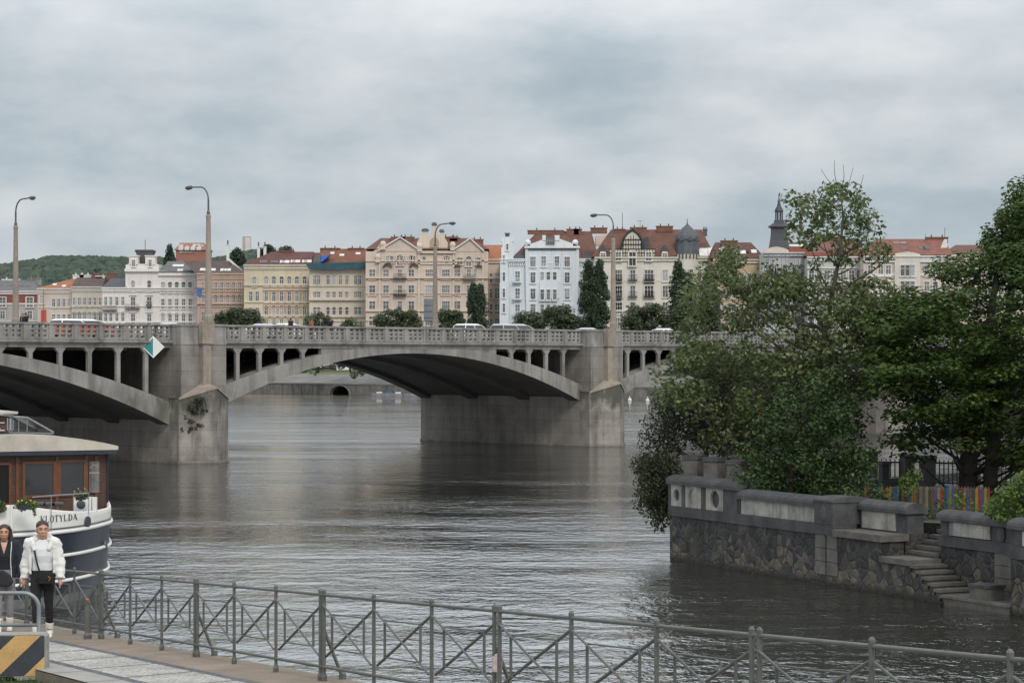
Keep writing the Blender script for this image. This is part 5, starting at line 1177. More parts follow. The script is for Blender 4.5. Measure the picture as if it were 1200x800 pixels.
for k in range(-38,16):
    l=k*1.58-.7; mb.add([QW(l-.018,.79,.008),QW(l+.018,.79,.008),QW(l+.018+.25,1.688,.008),QW(l-.018+.25,1.688,.008)],[(0,1,2,3)])
    mb.add([QW(l-.012+.6,1.84,.0125),QW(l+.012+.6,1.84,.0125),QW(l+.012+.6,2.26,.0125),QW(l-.012+.6,2.26,.0125)],[(0,1,2,3)])
struct(mb.build('pavement_joints',M['joint']))
gm=MB()
for _ in range(5200):
    l=rnd.uniform(-9,4); n=2.3+rnd.random()**1.5*3.2; p=QW(l,n,-.14); a=rnd.uniform(0,6.28); hgt=rnd.uniform(.03,.09); d=Vector((math.cos(a),math.sin(a),0))*.008; b=Vector((rnd.uniform(-.03,.03),rnd.uniform(-.03,.03),hgt))
    gm.add([p-d,p+d,p+b],[(0,1,2)])
o=gm.build('grass',leafmat('grass_blades',[(0,(.03,.05,.01)),(1,(.10,.15,.03))],.2)); tag(o,'short green grass growing beside the kerb below the barrier block','grass',kind='stuff')
# ------------------------------------------------------------ railing sections
PT=1.54; H_=1.0
def RL(l,n,z): # local frame of a section: x along the railing, y towards land, z up
    return (l,n,z+SL*l)
def railing(l0,label):
    t=empty('railing_section',QW(l0,0,.0),math.atan2(QG.y,QG.x)); tag(t,label,'railing','railing sections along the quay')
    # local y points to +90deg of QG = towards the water is -QN... QN is -y
    def pt(x,z,y=0): return Vector((x,y,z+SL*x))
    for k in range(4):
        x=k*PT+(.055 if k==0 else 0)-(.055 if k==3 else 0); r=.022 if k in (0,3) else .0205
        mb=MB(); mb.tube([pt(x,.02),pt(x,H_+.015)],r,10); mb.tube([pt(x,-.0),pt(x,.05),pt(x,.09)],[.032,.036,.023],10); mb.tube([pt(x,H_-.02),pt(x,H_+.015),pt(x,H_+.035)],[.024,.026,.011],10); mb.build('post',M['fence'],t)
    mb=MB(); mb.tube([pt(0,H_-.03),pt(3*PT,H_-.03)],.018,10); mb.build('top_rail',M['fence'],t)
    mb=MB(); mb.tube([pt(0,.16),pt(3*PT,.16)],.018,10); mb.build('bottom_rail',M['fence'],t)
    for k in range(3):
        a=k*PT+.05; b=(k+1)*PT-.05
        mb=MB(); mb.tube([pt(a,.86,-.012),pt(b,.27,-.012)],.012,8); mb.build('diagonal_brace',M['fence'],t)
        mb=MB(); mb.tube([pt(a,.27,.02),pt(b,.86,.02)],.016,8); mb.build('diagonal_brace',M['fence'],t)
        f=.17
        xa,xb=a+(b-a)*f,b-(b-a)*f; zt=.86-.59*f; zb=.27+.59*f
        for x in (xa,xb):
            mb=MB(); mb.tube([pt(x,zb,.004),pt(x,zt,.004)],.014,8); mb.build('baluster',M['fence'],t)
        for z in (zt,zb):
            mb=MB(); mb.tube([pt(xa,z,.004),pt(xb,z,.004)],.008,8); mb.build('inner_rail',M['fence'],t)
    # stay at the end of the section
    x=3*PT-.055; mb=MB(); mb.tube([pt(x,.62,.02),pt(x+.02,.02,.26)],.02,8); mb.tube([pt(x+.02,.0,.26),pt(x+.02,.07,.26)],[.045,.04],8); mb.build('stay',M['fence'],t)
    return t
sec=[(-4.62*4,'railing section farthest along the quay, behind the woman in navy'),(-4.62*3,'railing section directly behind the woman in white'),(-4.62*2,'railing section starting at the thick post right of the woman in white'),(-4.62,'second complete railing section right of the women'),(0,'railing section in the bottom centre, left of the sticker on the double post'),(4.62,'railing section in front of the dark reflections, right of the sticker'),(9.24,'railing section at the bottom right corner')]
for l,lab in sec: railing(l,lab)
stk=empty('paper_sticker',QW(4.62,.0,.47)); mb=MB(); mb.tube([(0,0,-.07),(0,0,.07)],[.052,.052],10); mb.tube([(.02,-.02,.06),(.0,-.01,.1)],[.04,.03],8); mb.build('wrap',mat('pale_sticker',(.45,.38,.35),.3,20,.8),stk); tag(stk,'pale torn sticker wrapped round the double post of the railing','sticker')
# bollard like thick post
bp_=empty('short_post',QW(-9.4,.16,0)); mb=MB(); mb.lathe([(.06,0),(.065,.06),(.045,.1),(.04,.52),(.05,.54),(.02,.58)],n=10); mb.build('shaft',M['fence'],bp_); mb=MB(); mb.tube([(0,0,.5),(0,-.05,.6)],.028,8); mb.build('tip',mat('rusty_tip',(.25,.13,.05),.3,20,.8),bp_); tag(bp_,'short post with rusty tip against the railing right of the woman in white','post')
# ------------------------------------------------------------ striped block and hoop barrier
def plane_hit(px,py,dz=0.0):
    k=(px-600)/F; m=(py-421)/F; D=(2.186-dz)/(m+.02574*k-.05367); return Vector((k*D,D,HC-m*D))
c0=plane_hit(53,797,-.14); zb=c0.z+.0
bk=empty('barrier_block',(c0.x,c0.y,zb),math.radians(2)); tag(bk,'concrete barrier block with worn black and yellow diagonal stripes','barrier')
BH=54*c0.y/F; BL=1.55
mb=MB(); mb.prism([(-BL,.05),(-BL,BH-.03),(-BL+.03,BH),(-.03,BH),(0,BH-.03),(0,.02),(-.34,.0),(-.40,.055),(-.95,.055),(-1.0,0)],0,.30); fixn(mb.build('body',M['blockc'],bk))
# painted face: alternating diagonal bands, 4 mm proud
def clip(poly,f):
    out=[]
    for i in range(len(poly)):
        a,b=poly[i],poly[(i+1)%len(poly)]; fa,fb=f(a),f(b)
        if fa>=0: out.append(a)
        if fa*fb<0: t=fa/(fa-fb); out.append((a[0]+(b[0]-a[0])*t,a[1]+(b[1]-a[1])*t))
    return out
ym=MB(); sm=MB(); sw=.318
for k in range(-8,8):
    face=[(-BL+.01,.06),(-.01,.06),(-.01,BH-.015),(-BL+.01,BH-.015)]
    # line: x - z = const ; stripes lean up to the right
    lo_=k*sw-.075-.25; hi_=lo_+sw
    q=clip(face,lambda p:(p[0]-p[1]*1.05)-lo_+BH*.0); 
    if len(q)>2: q=clip(q,lambda p:hi_-(p[0]-p[1]*1.05))
    if len(q)>2:
        (ym if k%2==0 else sm).prism(q,-.004,-.0005)
fixn(ym.build('yellow_stripes',M['yellow'],bk)); fixn(sm.build('black_stripes',M['stripe'],bk))
hb=empty('hoop_barrier',plane_hit(44,786,-.14),math.radians(1)); tag(hb,'galvanised tube hoop barrier standing behind the striped block','barrier')
D=hb.location.y; u_=D/F; gz=hb.location.z
zt=HC-(694.5-421)*u_-gz; zm=HC-(732-421)*u_-gz; xr=(45.5-44)*u_; r=.2
mb=MB(); pts=[(xr,0,-.1),(xr,0,zt-r)]+[(xr-r+r*math.cos(a),0,zt-r+r*math.sin(a)) for a in [math.pi/2*k/7 for k in range(1,8)]]+[(-1.8+r,0,zt)]+[(-1.8+r-r*math.sin(a),0,zt-r+r*math.cos(a)) for a in [math.pi/2*k/7 for k in range(1,8)]]+[(-1.8,0,-.1)]
mb.tube(pts,.028,12); mb.build('hoop',M['galv'],hb,smooth=True); mb=MB(); mb.tube([(-1.78,0,zm),(xr-.02,0,zm)],.022,10); mb.build('cross_rail',M['galv'],hb,smooth=True)

# ------------------------------------------------------------ river boat, its rounded stern towards us
outline=[(-19.0,99),(-16.6,90),(-14.95,83),(-13.68,77.6),(-13.62,75.4),(-13.95,73.4),(-14.5,72.1),(-15.2,71.2),(-16.0,70.6),(-17.0,70.3),(-18.2,70.7),(-19.3,72.0),(-20.5,75),(-22.5,81),(-27,95)]
def resamp(pl,n):
    # Catmull-Rom through the outline
    pts=[Vector((*p,0)) for p in pl]; out=[]
    for i in range(len(pts)-1):
        p0,p1,p2,p3=pts[max(i-1,0)],pts[i],pts[i+1],pts[min(i+2,len(pts)-1)]
        for k in range(n):
            t=k/n; out.append(.5*((2*p1)+(p2-p0)*t+(2*p0-5*p1+4*p2-p3)*t*t+(3*p1-p0-3*p2+p3)*t**3))
    out.append(pts[-1]); return out
OL=resamp(outline,6); cen=Vector((-18.6,80,0))
boat=empty('river_boat',(0,0,0)); boat.location=(-18,80,0); BO=Vector((-18,80,0)); tag(boat,'moored white and navy river boat with brown wooden deckhouse and a curved stern','boat')
def top_z(p): # cap of the bulwark falls towards the river side
    return 3.22 if p.x<-15.4 and p.y<80 else max(2.78,3.22+(-15.4-p.x)*.25) if p.y<80 else 2.78
def sheer(p): return 2.32
def ringz(off,zf):
    r=[]
    for i,p in enumerate(OL):
        a=OL[max(i-1,0)];b=OL[min(i+1,len(OL)-1)]; d=(b-a).normalized(); nn=Vector((-d.y,d.x,0))
        if nn.dot(p-cen)<0: nn=-nn
        q=p+nn*off; q.z=zf(p); r.append(q-BO)
    return r
def skin(name,rows,mt,smooth=True,parent=boat):
    mb=MB(); n=len(rows[0]); vs=[q for r in rows for q in r]
    mb.add(vs,[(j*n+i,j*n+i+1,(j+1)*n+i+1,(j+1)*n+i) for j in range(len(rows)-1) for i in range(n-1)]); return mb.build(name,mt,parent,smooth=smooth)
hull=skin('hull',[ringz(-.75,lambda p:-1.0),ringz(-.28,lambda p:.0),ringz(-.12,lambda p:.76),ringz(-.05,lambda p:1.57),ringz(0,lambda p:2.33)],M['navy'])
skin('boot_top',[ringz(-.262,lambda p:-.05),ringz(-.205,lambda p:.30)],mat('grey_boot_top',(.12,.12,.12),.3,2,.6),parent=hull)
bul=skin('bulwark',[ringz(.004,lambda p:2.33),ringz(.03,lambda p:2.7),ringz(.02,top_z),ringz(-.10,lambda p:top_z(p)+.01),ringz(-.10,lambda p:2.2)],M['white'],False)
def rail(z,off,r,name='rub_rail',mt='white'):
    q=ringz(off,lambda p:z); mb=MB(); mb.tube(q,r,8); return mb.build(name,M[mt],hull,smooth=True)
rail(2.33,.03,.06); rail(2.44,.02,.025,'rub_strip','steel'); rail(1.57,.0,.055); rail(.76,-.06,.055)
mb=MB(); mb.tube(ringz(-.04,lambda p:top_z(p)+.01),.045,6); mb.build('cap_rail',M['white'],bul)
# seam post in the bulwark
mb=MB(); q=P(13.5,600,70.1); mb.tube([Vector((q.x,q.y-.02,2.4))-BO,Vector((q.x,q.y-.02,3.32))-BO],.05,6); mb.build('bulwark_post',M['sash'],bul)
# deck
mb=MB(); r_=ringz(-.12,lambda p:2.3); mb.add(r_,[tuple(range(len(r_)))]); fixn(mb.build('deck',M['paving'],boat))
# fitting a point on the stern surface by picture column
def stern(px):
    best=None
    for i in range(len(OL)-1):
        a,b=OL[i],OL[i+1]
        fa,fb=600+a.x*F/a.y-px,600+b.x*F/b.y-px
        if fa*fb<=0 and a.y<80 and b.y<80:
            t=fa/(fa-fb) if fa!=fb else 0; p=a.lerp(b,t); d=(a-b).normalized()
            if best is None or p.y<best[0].y: best=(p,d if d.x>0 else -d)
    return best
# name lettering in narrow serif capitals
GL={'K':[((0,0),(0,1),.16),((.08,.42),(.52,1),.07),((.2,.55),(.58,0),.15)],'L':[((.06,0),(.06,1),.16),((.0,.03),(.5,.03),.07),((.5,0),(.5,.25),.06)],
'T':[((.28,0),(.28,1),.16),((0,.96),(.56,.96),.07),((.0,.96),(.0,.76),.06),((.56,.96),(.56,.76),.06)],'Y':[((.28,0),(.28,.5),.16),((.28,.46),(.02,1),.14),((.28,.46),(.54,1),.07)],
'D':[((.06,0),(.06,1),.16),((.0,.97),(.3,.97),.07),((.0,.03),(.3,.03),.07),((.3,.97),(.5,.78),.1),((.5,.8),(.54,.5),.15),((.54,.5),(.5,.2),.15),((.5,.22),(.3,.03),.1)],
'A':[((.0,0),(.28,1),.07),((.28,1),(.58,0),.16),((.12,.36),(.46,.36),.07)],'E':[((.06,0),(.06,1),.16),((0,.97),(.48,.97),.07),((0,.03),(.5,.03),.07),((0,.52),(.38,.52),.07)],
'O':[((.28+.26*math.cos(a),.5+.5*math.sin(a)),(.28+.26*math.cos(a+math.pi/5),.5+.5*math.sin(a+math.pi/5)),.07+.09*abs(math.cos(a+math.pi/10))) for a in [2*math.pi*k/10 for k in range(10)]]}
def letters(text,place,name,mt,parent,hgt,adv,serif=True):
    mb=MB(); x=0
    for ch in text:
        st_=list(GL[ch])
        if serif:
            for (a,b,w_) in GL[ch]:
                if w_>.13 and ch!='O' and abs(a[0]-b[0])<.35:
                    for e in (a,b):
                        if e[1] in (0,1): st_.append(((e[0]-.13,e[1]),(e[0]+.13,e[1]),.05))
        for (a,b,w_) in st_:
            d=Vector((b[0]-a[0],b[1]-a[1])); 
            if d.length<1e-6: continue
            nn=Vector((-d.y,d.x)).normalized()*w_/2
            qs=[Vector(a)+nn,Vector(b)+nn,Vector(b)-nn,Vector(a)-nn]
            mb.add([place(x+q.x,q.y) for q in qs],[(0,1,2,3)])
        x+=adv
    return mb.build(name,mt,parent)
# arc length along the stern between picture columns 47 and 88
def name_place(cx,cy):
    px=47.2+cx*(88.5-47.2)/(7*.80+.58)
    p,d=stern(px); nn=Vector((d.y,-d.x,0))
    f=(px-47)/41; yb=612.6-4.0*f; yt=604.2-2.4*f
    py=yb+(yt-yb)*cy
    z=HC-(py-421)*p.y/F
    return p+nn*.05+Vector((0,0,z))-BO
letters('KLOTYLDA',name_place,'name_lettering',M['stripe'],bul,.2,.80)
# port hole / oval fairlead
p,d=stern(101); z=HC-(611-421)*p.y/F; nn=Vector((d.y,-d.x,0))
def oval(name,p,d,z,rw,rh,off,mt,parent):
    nn=Vector((d.y,-d.x,0)); mb=MB(); n=16; c=p+nn*off+Vector((0,0,z))-BO
    mb.add([c+d*rw*math.cos(2*math.pi*k/n)+Vector((0,0,rh*math.sin(2*math.pi*k/n))) for k in range(n)]+[c-nn*.05+d*rw*1.15*math.cos(2*math.pi*k/n)+Vector((0,0,rh*1.12*math.sin(2*math.pi*k/n))) for k in range(n)],[tuple(range(n))]+[(k,(k+1)%n,(k+1)%n+n,k+n) for k in range(n)]); return fixn(mb.build(name,mt,parent))
oval('fairlead',p,d,z,.20,.165,.085,M['navy'],bul)
p,d=stern(123); oval('hawse_fitting',p,d,1.62,.10,.14,.06,M['steel'],hull)
# deckhouse: end wall faces us
HR=Vector((-13.95,78.6,0)); HX=Vector((.9026,.4305,0)); HYv=Vector((-.4305,.9026,0))
dh=empty('deckhouse',HR-BO,math.atan2(HX.y,HX.x)); dh.parent=boat
BWd=5.9; ZB,ZTp=2.3,4.66
def hx(px): # position along the end wall for a picture column
    k=(px-600)/F; return (k*HR.y-HR.x)/(HX.x-k*HX.y)
def hzz(py,x): return HC-(py-421)*(HR.y+HX.y*x)/F
mb=MB(); mb.box(-BWd,0,0,12,ZB,ZTp); mb.build('house_wall',M['wood'],dh)
mb=MB()
for z in [ZB+.3+.12*k for k in range(17)]: mb.box(-BWd,.0,-.012,-.001,z,z+.1)
mb.build('cladding',M['wood'],dh)
for px0,px1,y0,y1,gm_ in ((29,62,543.5,580,'glassd'),(71,97.5,541.5,578,'glassd'),(-14,10,545,590,'black'),(-60,-20,543.5,580,'glassd')):
    x0,x1=hx(px0),hx(px1); z1=hzz(y0,x0); z0=hzz(y1,x0)
    mb=MB(); f=.09; mb.box(x0-f,x0,-.07,-.013,z0-f,z1+f); mb.box(x1,x1+f,-.07,-.013,z0-f,z1+f); mb.box(x0,x1,-.07,-.013,z1,z1+f); mb.box(x0,x1,-.07,-.013,z0-f,z0); wf=mb.build('window_frame' if gm_!='black' else 'door_frame',M['frame'],dh)
    mb=MB(); mb.box(x0,x1,-.03,-.014,z0,z1); mb.build('window_pane' if gm_!='black' else 'doorway',M[gm_],wf)
for px in (66.5,20,101,112.5):
    x=hx(px); mb=MB(); mb.box(x-.05,x+.05,-.06,-.013,2.45,4.5); mb.build('trim_board',M['frame'],dh)
x0,x1=hx(103.5),hx(115.5); mb=MB(); mb.box(x0,x1,-.10,-.065,hzz(577,x0),hzz(540,x0)); q=mb.build('poster_board',M['panel'],dh)
mb=MB(); mb.box(x0,x1,-.108,-.101,hzz(554.5,x0),hzz(553,x0)); xm=(x0+x1)/2; zm_=hzz(547,x0)
for k in range(8):
    a0,a1=math.pi*k/7,math.pi*(k+1)/7
    if k<7: mb.tube([(xm+.13*math.cos(a0),-.105,zm_+.12*math.sin(a0)-.05),(xm+.13*math.cos(a1),-.105,zm_+.12*math.sin(a1)-.05)],.02,5)
mb.build('poster_drawing',M['kerb'],q)
mb=MB(); mb.tube([(-.02,-.08,ZB),(-.02,-.08,ZTp)],.035,6); mb.build('corner_post',M['navy'],dh)
# roof: crowned cream slab with navy fascia
n=14; xs=[-BWd-.25+(BWd+.5)*i/n for i in range(n+1)]
crown=lambda x: 4.83+.42*max(0,1-((x+BWd/2+.2)/(BWd/2+.45))**2)
mb=MB(); mb.prism([(x,4.70) for x in xs]+[(x,crown(x)) for x in reversed(xs)],-.45,12.3); rf=fixn(mb.build('roof',M['cream'],dh))
mb=MB(); mb.box(xs[0]+.02,xs[-1]-.03,-.42,12,4.56,4.698); mb.build('fascia',M['navy'],rf)
# upper cabin with sign, skylight frame
mb=MB(); x1=hx(15.5); mb.box(x1-3.5,x1,.9,5,5.1,5.86); uc=mb.build('upper_cabin',M['wood'],dh)
mb=MB(); mb.box(x1-3.5,x1-.0,.86,.898,5.1,5.32); mb.build('cabin_skirt',M['navy'],uc); mb=MB(); mb.box(x1-3.8,x1+.28,.5,5.4,5.94,6.02); mb.build('cabin_roof',M['cream'],uc)
for zz_ in (5.36,5.62): mb=MB(); mb.box(x1-3.4,x1-.1,.84,.897,zz_,zz_+.035); mb.build('sign_rail',M['sash'],uc)
letters('EL',lambda a,b:(hx(-3.5)+a*.24,.85,5.405+b*.2),'sign_letters',M['sash'],uc,.2,.75)
mb=MB(); xa,xb,xc=hx(18.5),hx(40),hx(71)
for y in (1.0,3.2):
    mb.tube([(xa,y,5.82),(xb,y,5.80),(xc,y,5.28)],.035,6); mb.tube([(xa,y,5.3),(xc,y,5.24)],.03,6); mb.tube([(xa,y,5.3),(xa,y,5.82)],.03,6)
    for x in (hx(22),hx(30),hx(40)): mb.tube([(x,y,5.3),(x,y,5.8)],.022,5)
for x,z in ((xa,5.82),(xb,5.8),(xc,5.28)): mb.tube([(x,1.0,z),(x,3.2,z)],.03,6)
sk=mb.build('skylight_frame',M['galv'],uc if False else dh)
mb=MB(); mb.add([(xa,1.02,5.79),(xb,1.02,5.77),(xb,3.18,5.77),(xa,3.18,5.79),(xc,1.02,5.27),(xc,3.18,5.27)],[(0,1,2,3),(1,4,5,2)]); mb.build('skylight_glass',M['bglass2'],sk)
# deck rail, air conditioner, deck furniture
mb=MB(); q=[P(px,py,71.9+max(0,(px-60))*.05) for px,py in ((38,582.5),(60,580.5),(86,579),(104,577.5))]
mb.tube([p-BO for p in q],.022,6)
for p in q[1:]: mb.tube([p-BO,Vector((p.x,p.y,2.4))-BO],.014,6)
mb.build('deck_rail',M['galv'],boat)
p=P(97,596,74.8)-BO; ac=MB(); ac.box(p.x-.30,p.x+.27,p.y,p.y+.3,p.z-.1,p.z+.38); a_=ac.build('air_conditioner',M['white'],boat)
mb=MB(); mb.ball((p.x-.06,p.y-.0,p.z+.14),.15,.03,.15); mb.build('fan_grille',M['steel'],a_); mb=MB(); mb.box(p.x+.30,p.x+.44,p.y+.05,p.y+.2,p.z-.2,p.z+.38); mb.build('side_unit',M['sash'],a_)
mb=MB()
for px in (47,58,68):
    p=P(px,590,74.2)-BO; mb.tube([(p.x-.18,p.y,p.z),(p.x+.18,p.y,p.z)],.07,8); mb.box(p.x-.03,p.x+.03,p.y-.03,p.y+.03,2.3,p.z)
mb.build('deck_bollards',M['steel'],boat)
# flower boxes hung on the bulwark
for i,(px,py,D,wpx,lab) in enumerate(((31,589,70.35,22,'hanging flower box with trailing green plants on the white bulwark'),(95,578,74.2,14,'small planter with green leaves on the deck beside the air conditioner'),(-1,591,70.5,12,'flower box cut by the left edge of the picture'))):
    q=P(px,py,D); w_=wpx*D/F/2; t=empty('flower_box',q); mb=MB(); mb.box(-w_*.8,w_*.8,-.12,.08,-.2,-.05); mb.build('box',M['navy'],t); cm=MB()
    for _ in range(14): clump(cm,(rnd.uniform(-w_,w_),rnd.uniform(-.15,.1),rnd.uniform(-.18,.1)),.11,42,.075,.5,.9)
    if i==0:
        for _ in range(4): clump(cm,(w_*.9,-.1,-.15-_*.07),.06,26,.06,.3,1.2)
    cm.build('plants',M['leaf_light'],t)
    if i<2:
        mb=MB()
        for _ in range(7): mb.ball((rnd.uniform(-w_,w_),rnd.uniform(-.2,.0),rnd.uniform(-.02,.16)),.025)
        mb.build('blossoms',mat('blossom_%s'%('pink' if i else 'yellow'),(.5,.2,.25) if i else (.55,.45,.12),.2,9,.7),t)
    tag(t,lab,'planter','planters on the boat')

# ------------------------------------------------------------ people
def voxel(o,s,sm=6,sub=False):
    m=o.modifiers.new('weld','REMESH'); m.mode='VOXEL'; m.voxel_size=s; m.use_smooth_shade=True
    if sm: k=o.modifiers.new('soften','SMOOTH'); k.factor=.5; k.iterations=sm
    return o
def orient(mb,pts,rs,n=12): mb.tube(pts,rs,n)
CLOUD=bpy.data.textures.new('cloth_folds','CLOUDS'); CLOUD.noise_scale=.11; CLOUD.noise_depth=2
def folds(o,s):
    m=o.modifiers.new('folds','DISPLACE'); m.texture=CLOUD; m.strength=s; m.mid_level=.5; m.texture_coords='LOCAL'; return o
def person(label,loc,rz,H=1.68,skin_='skin',hair='hairb',longhair=False,top='tee',jacket=None,legs=None,shoes=None,topm=None,walk=.12,vneck=False,vox=.0085,group=None,turn=0.0,full=True,puffy=1.0,hands=True,hs=1.1):
    t=empty('person',loc,rz); tag(t,label,'person',group); k=H/1.68
    S=lambda *p: Vector(p)*k
    # joints (facing -y)
    hipz=.88; sh=1.385
    J={}
    for s,nm in ((-1,'R'),(1,'L')):
        fw=walk if s<0 else -walk
        J['hip'+nm]=S(s*.085,0,hipz); J['knee'+nm]=S(s*.085,-fw*.55-.03,.48); J['ank'+nm]=S(s*.08,-fw+.03,.085)
        J['sho'+nm]=S(s*.17,0,sh); J['elb'+nm]=S(s*.245,.03+fw*.25,1.10); J['wri'+nm]=S(s*.265,-.035+fw*.55,.86)
    b=MB()
    # trunk
    rings=[(0,0,.80,.13,.10),(0,0,.88,.165,.115),(0,.0,.98,.145,.10),(0,-.005,1.08,.13,.095),(0,-.01,1.2,.155,.11),(0,0,1.31,.165,.10),(0,.005,1.385,.145,.075),(0,.01,1.42,.075,.06),(0,.005,1.46,.053,.055),(0,-.005,1.53,.05,.052)]
    b.loft([(x*k,y*k,z*k,a*k,c*k) for x,y,z,a,c in rings],n=20)
    hm=Matrix.Translation(S(0,-.012,1.572))@Matrix.Rotation(turn,4,'Z')@Matrix.Scale(hs,4)
    def hp(*p): return hm@S(*p)
    def hball(c,rx,ry,rz_):
        o=len(b.v); b.ball((0,0,0),rx*k,ry*k,rz_*k,nu=18,nv=12)
        for i in range(o,len(b.v)): b.v[i]=tuple(hm@(Vector(b.v[i])+S(*c)))
    hball((0,.012,.025),.073,.088,.082); hball((0,-.022,-.03),.058,.066,.072); hball((0,-.045,-.082),.03,.03,.024)   # skull, face, chin
    hball((0,-.088,-.012),.011,.012,.022); hball((0,-.097,-.026),.0145,.013,.010)                                # nose
    hball((0,-.082,-.058),.022,.010,.006); hball((0,-.081,-.066),.019,.010,.006)                                 # lips
    for s in (-1,1): hball((s*.074,.012,-.005),.012,.02,.03); hball((s*.033,-.072,-.022),.02,.016,.016)            # ears, cheeks
    hball((0,-.072,.025),.05,.016,.012)                                                                           # brow
    for nm,s in (('R',-1),('L',1)):
        b.tube([J['sho'+nm]-S(s*.05,0,-.01),J['sho'+nm],J['sho'+nm].lerp(J['elb'+nm],.5),J['elb'+nm],J['elb'+nm].lerp(J['wri'+nm],.35),J['wri'+nm]],[.05*k,.052*k,.045*k,.037*k,.037*k,.024*k],12)
        b.tube([J['hip'+nm]+S(0,0,.04),J['hip'+nm],J['hip'+nm].lerp(J['knee'+nm],.5),J['knee'+nm],J['knee'+nm].lerp(J['ank'+nm],.3),J['ank'+nm]],[.08*k,.088*k,.07*k,.05*k,.052*k,.034*k],14)
        a=J['ank'+nm]; b.tube([a+S(0,.03,-.05),a+S(0,-.04,-.045),a+S(0,-.12,-.062)],[.036*k,.038*k,.028*k],10)
        # hand: palm, four fingers, thumb
        w=J['wri'+nm]; dr=(w-J['elb'+nm]).normalized(); 
        pm=w+dr*.085*k
        if hands:
            b.tube([w-dr*.01*k,w+dr*.03*k,pm],[.024*k,.033*k,.031*k],10)
            for fi,(off,ln) in enumerate(((-.024,.062),(-.008,.072),(.008,.068),(.022,.052))):
                bs=pm+S(0,off,0)-dr*.012*k; md=bs+dr*ln*.55*k+S(-s*.004,-.002,0); tp=bs+dr*ln*k+S(-s*.018,-.004,.004)
                b.tube([bs,md,tp],[.0105*k,.0098*k,.008*k],7)
            tb=w+dr*.03*k+S(0,-.026,0); b.tube([tb,tb+dr*.03*k+S(0,-.018,0),tb+dr*.06*k+S(-s*.006,-.02,0)],[.013*k,.012*k,.009*k],7)
        else: b.tube([w-dr*.01*k,pm,pm+dr*.07*k],[.026*k,.034*k,.018*k],8)
    body=voxel(b.build('body',M[skin_],t),vox,3)
    # eyes and brows
    if full:
        for s in (-1,1):
            e=MB(); q=hp(s*.031,-.0835,.004); e.ball(q,.0105*k,.0055*k,.005*k,nu=10,nv=6); ob=e.build('eye',M['kerb'],body); e=MB(); q=hp(s*.031,-.0885,.004); e.ball(q,.0078*k,.004*k,.0068*k,nu=8,nv=6); e.build('iris',M['hairb'],ob)
            e=MB(); e.tube([hp(s*.015,-.091,.026),hp(s*.034,-.089,.031),hp(s*.052,-.074,.025)],[.0035*k,.004*k,.002*k],6); e.build('eyebrow',M['hairb'],body)
        e=MB(); e.tube([hp(-.02,-.090,-.0615),hp(0,-.0945,-.0605),hp(.02,-.090,-.0615)],[.002*k,.0035*k,.002*k],6); e.build('mouth',mat('lip_red',(.28,.07,.06),.1,20,.5),body)
    hr=MB()
    def hb_(c,rx,ry,rz_):
        o=len(hr.v); hr.ball((0,0,0),rx*k,ry*k,rz_*k,nu=18,nv=12)
        for i in range(o,len(hr.v)): hr.v[i]=tuple(hm@(Vector(hr.v[i])+S(*c)))
    hb_((0,.0195,.0485),.079,.087,.069); hb_((0,.046,.004),.077,.064,.075)
    if longhair:
        for s in (-1,1): hr.tube([hp(s*.05,-.03,.09),hp(s*.082,-.005,.03),hp(s*.088,.0,-.06),hp(s*.098,-.01,-.14),hp(s*.11,-.02,-.2)],[.03*k,.03*k,.036*k,.034*k,.016*k],10)
        hr.tube([hp(0,.07,.05),hp(0,.085,-.05),hp(0,.08,-.17)],[.06*k,.075*k,.05*k],10)
    else: hb_((0,.085,.02),.035,.035,.035)
    voxel(hr.build('hair',M[hair],t),max(.009,vox),2)
    # trousers
    tr_=MB(); lm=legs; 
    tr_.loft([(0,0,.80*k,.15*k,.115*k),(0,0,.88*k,.178*k,.128*k),(0,0,.97*k,.162*k,.118*k),(0,0,1.03*k,.15*k,.112*k)],n=18)
    for nm in 'RL': tr_.tube([J['hip'+nm]+S(0,0,.05),J['hip'+nm],J['hip'+nm].lerp(J['knee'+nm],.5),J['knee'+nm],J['knee'+nm].lerp(J['ank'+nm],.3),J['knee'+nm].lerp(J['ank'+nm],.93)],[.085*k,.098*k,.08*k,.06*k,.06*k,.05*k],14)
    folds(voxel(tr_.build('trousers',lm,t),max(.011,vox),4),.02)
    # shoes or boots
    for nm in 'RL':
        s_=MB(); a=J['ank'+nm]; s_.tube([a+(J['knee'+nm]-a)*.34,a+(J['knee'+nm]-a)*.15,a+S(0,.0,.02),a+S(0,0,-.03)],[.060*k,.057*k,.05*k,.05*k],12); s_.tube([a+S(0,.035,-.047),a+S(0,-.05,-.045),a+S(0,-.115,-.058),a+S(0,-.15,-.065)],[.042*k,.043*k,.036*k,.02*k],12)
        s_.box(*( (a.x-.042*k,a.x+.042*k,a.y-.15*k,a.y+.06*k,a.z-.085*k,a.z-.06*k)))
        voxel(s_.build('shoe',shoes,t),.009,2)
    # shirt
    sh_=MB(); sh_.loft([(x*k,y*k,z*k,a*k,c*k) for x,y,z,a,c in [(0,0,.985,.165,.122),(0,0,1.02,.163,.122),(0,-.005,1.1,.15,.116),(0,-.012,1.2,.172,.13),(0,-.006,1.3,.178,.118),(0,.004,1.38,.155,.088),(0,.008,1.415,.10,.075),(0,.004,1.432,.075,.07)]],n=22)
    if vneck: pass
    for nm in 'RL': sh_.tube([J['sho'+nm]+S(.05 if nm=='R' else -.05,0,.005),J['sho'+nm],J['sho'+nm].lerp(J['elb'+nm],.45)],[.058*k,.062*k,.055*k],12)
    folds(voxel(sh_.build('shirt',topm,t),max(.010,vox),4),.016)
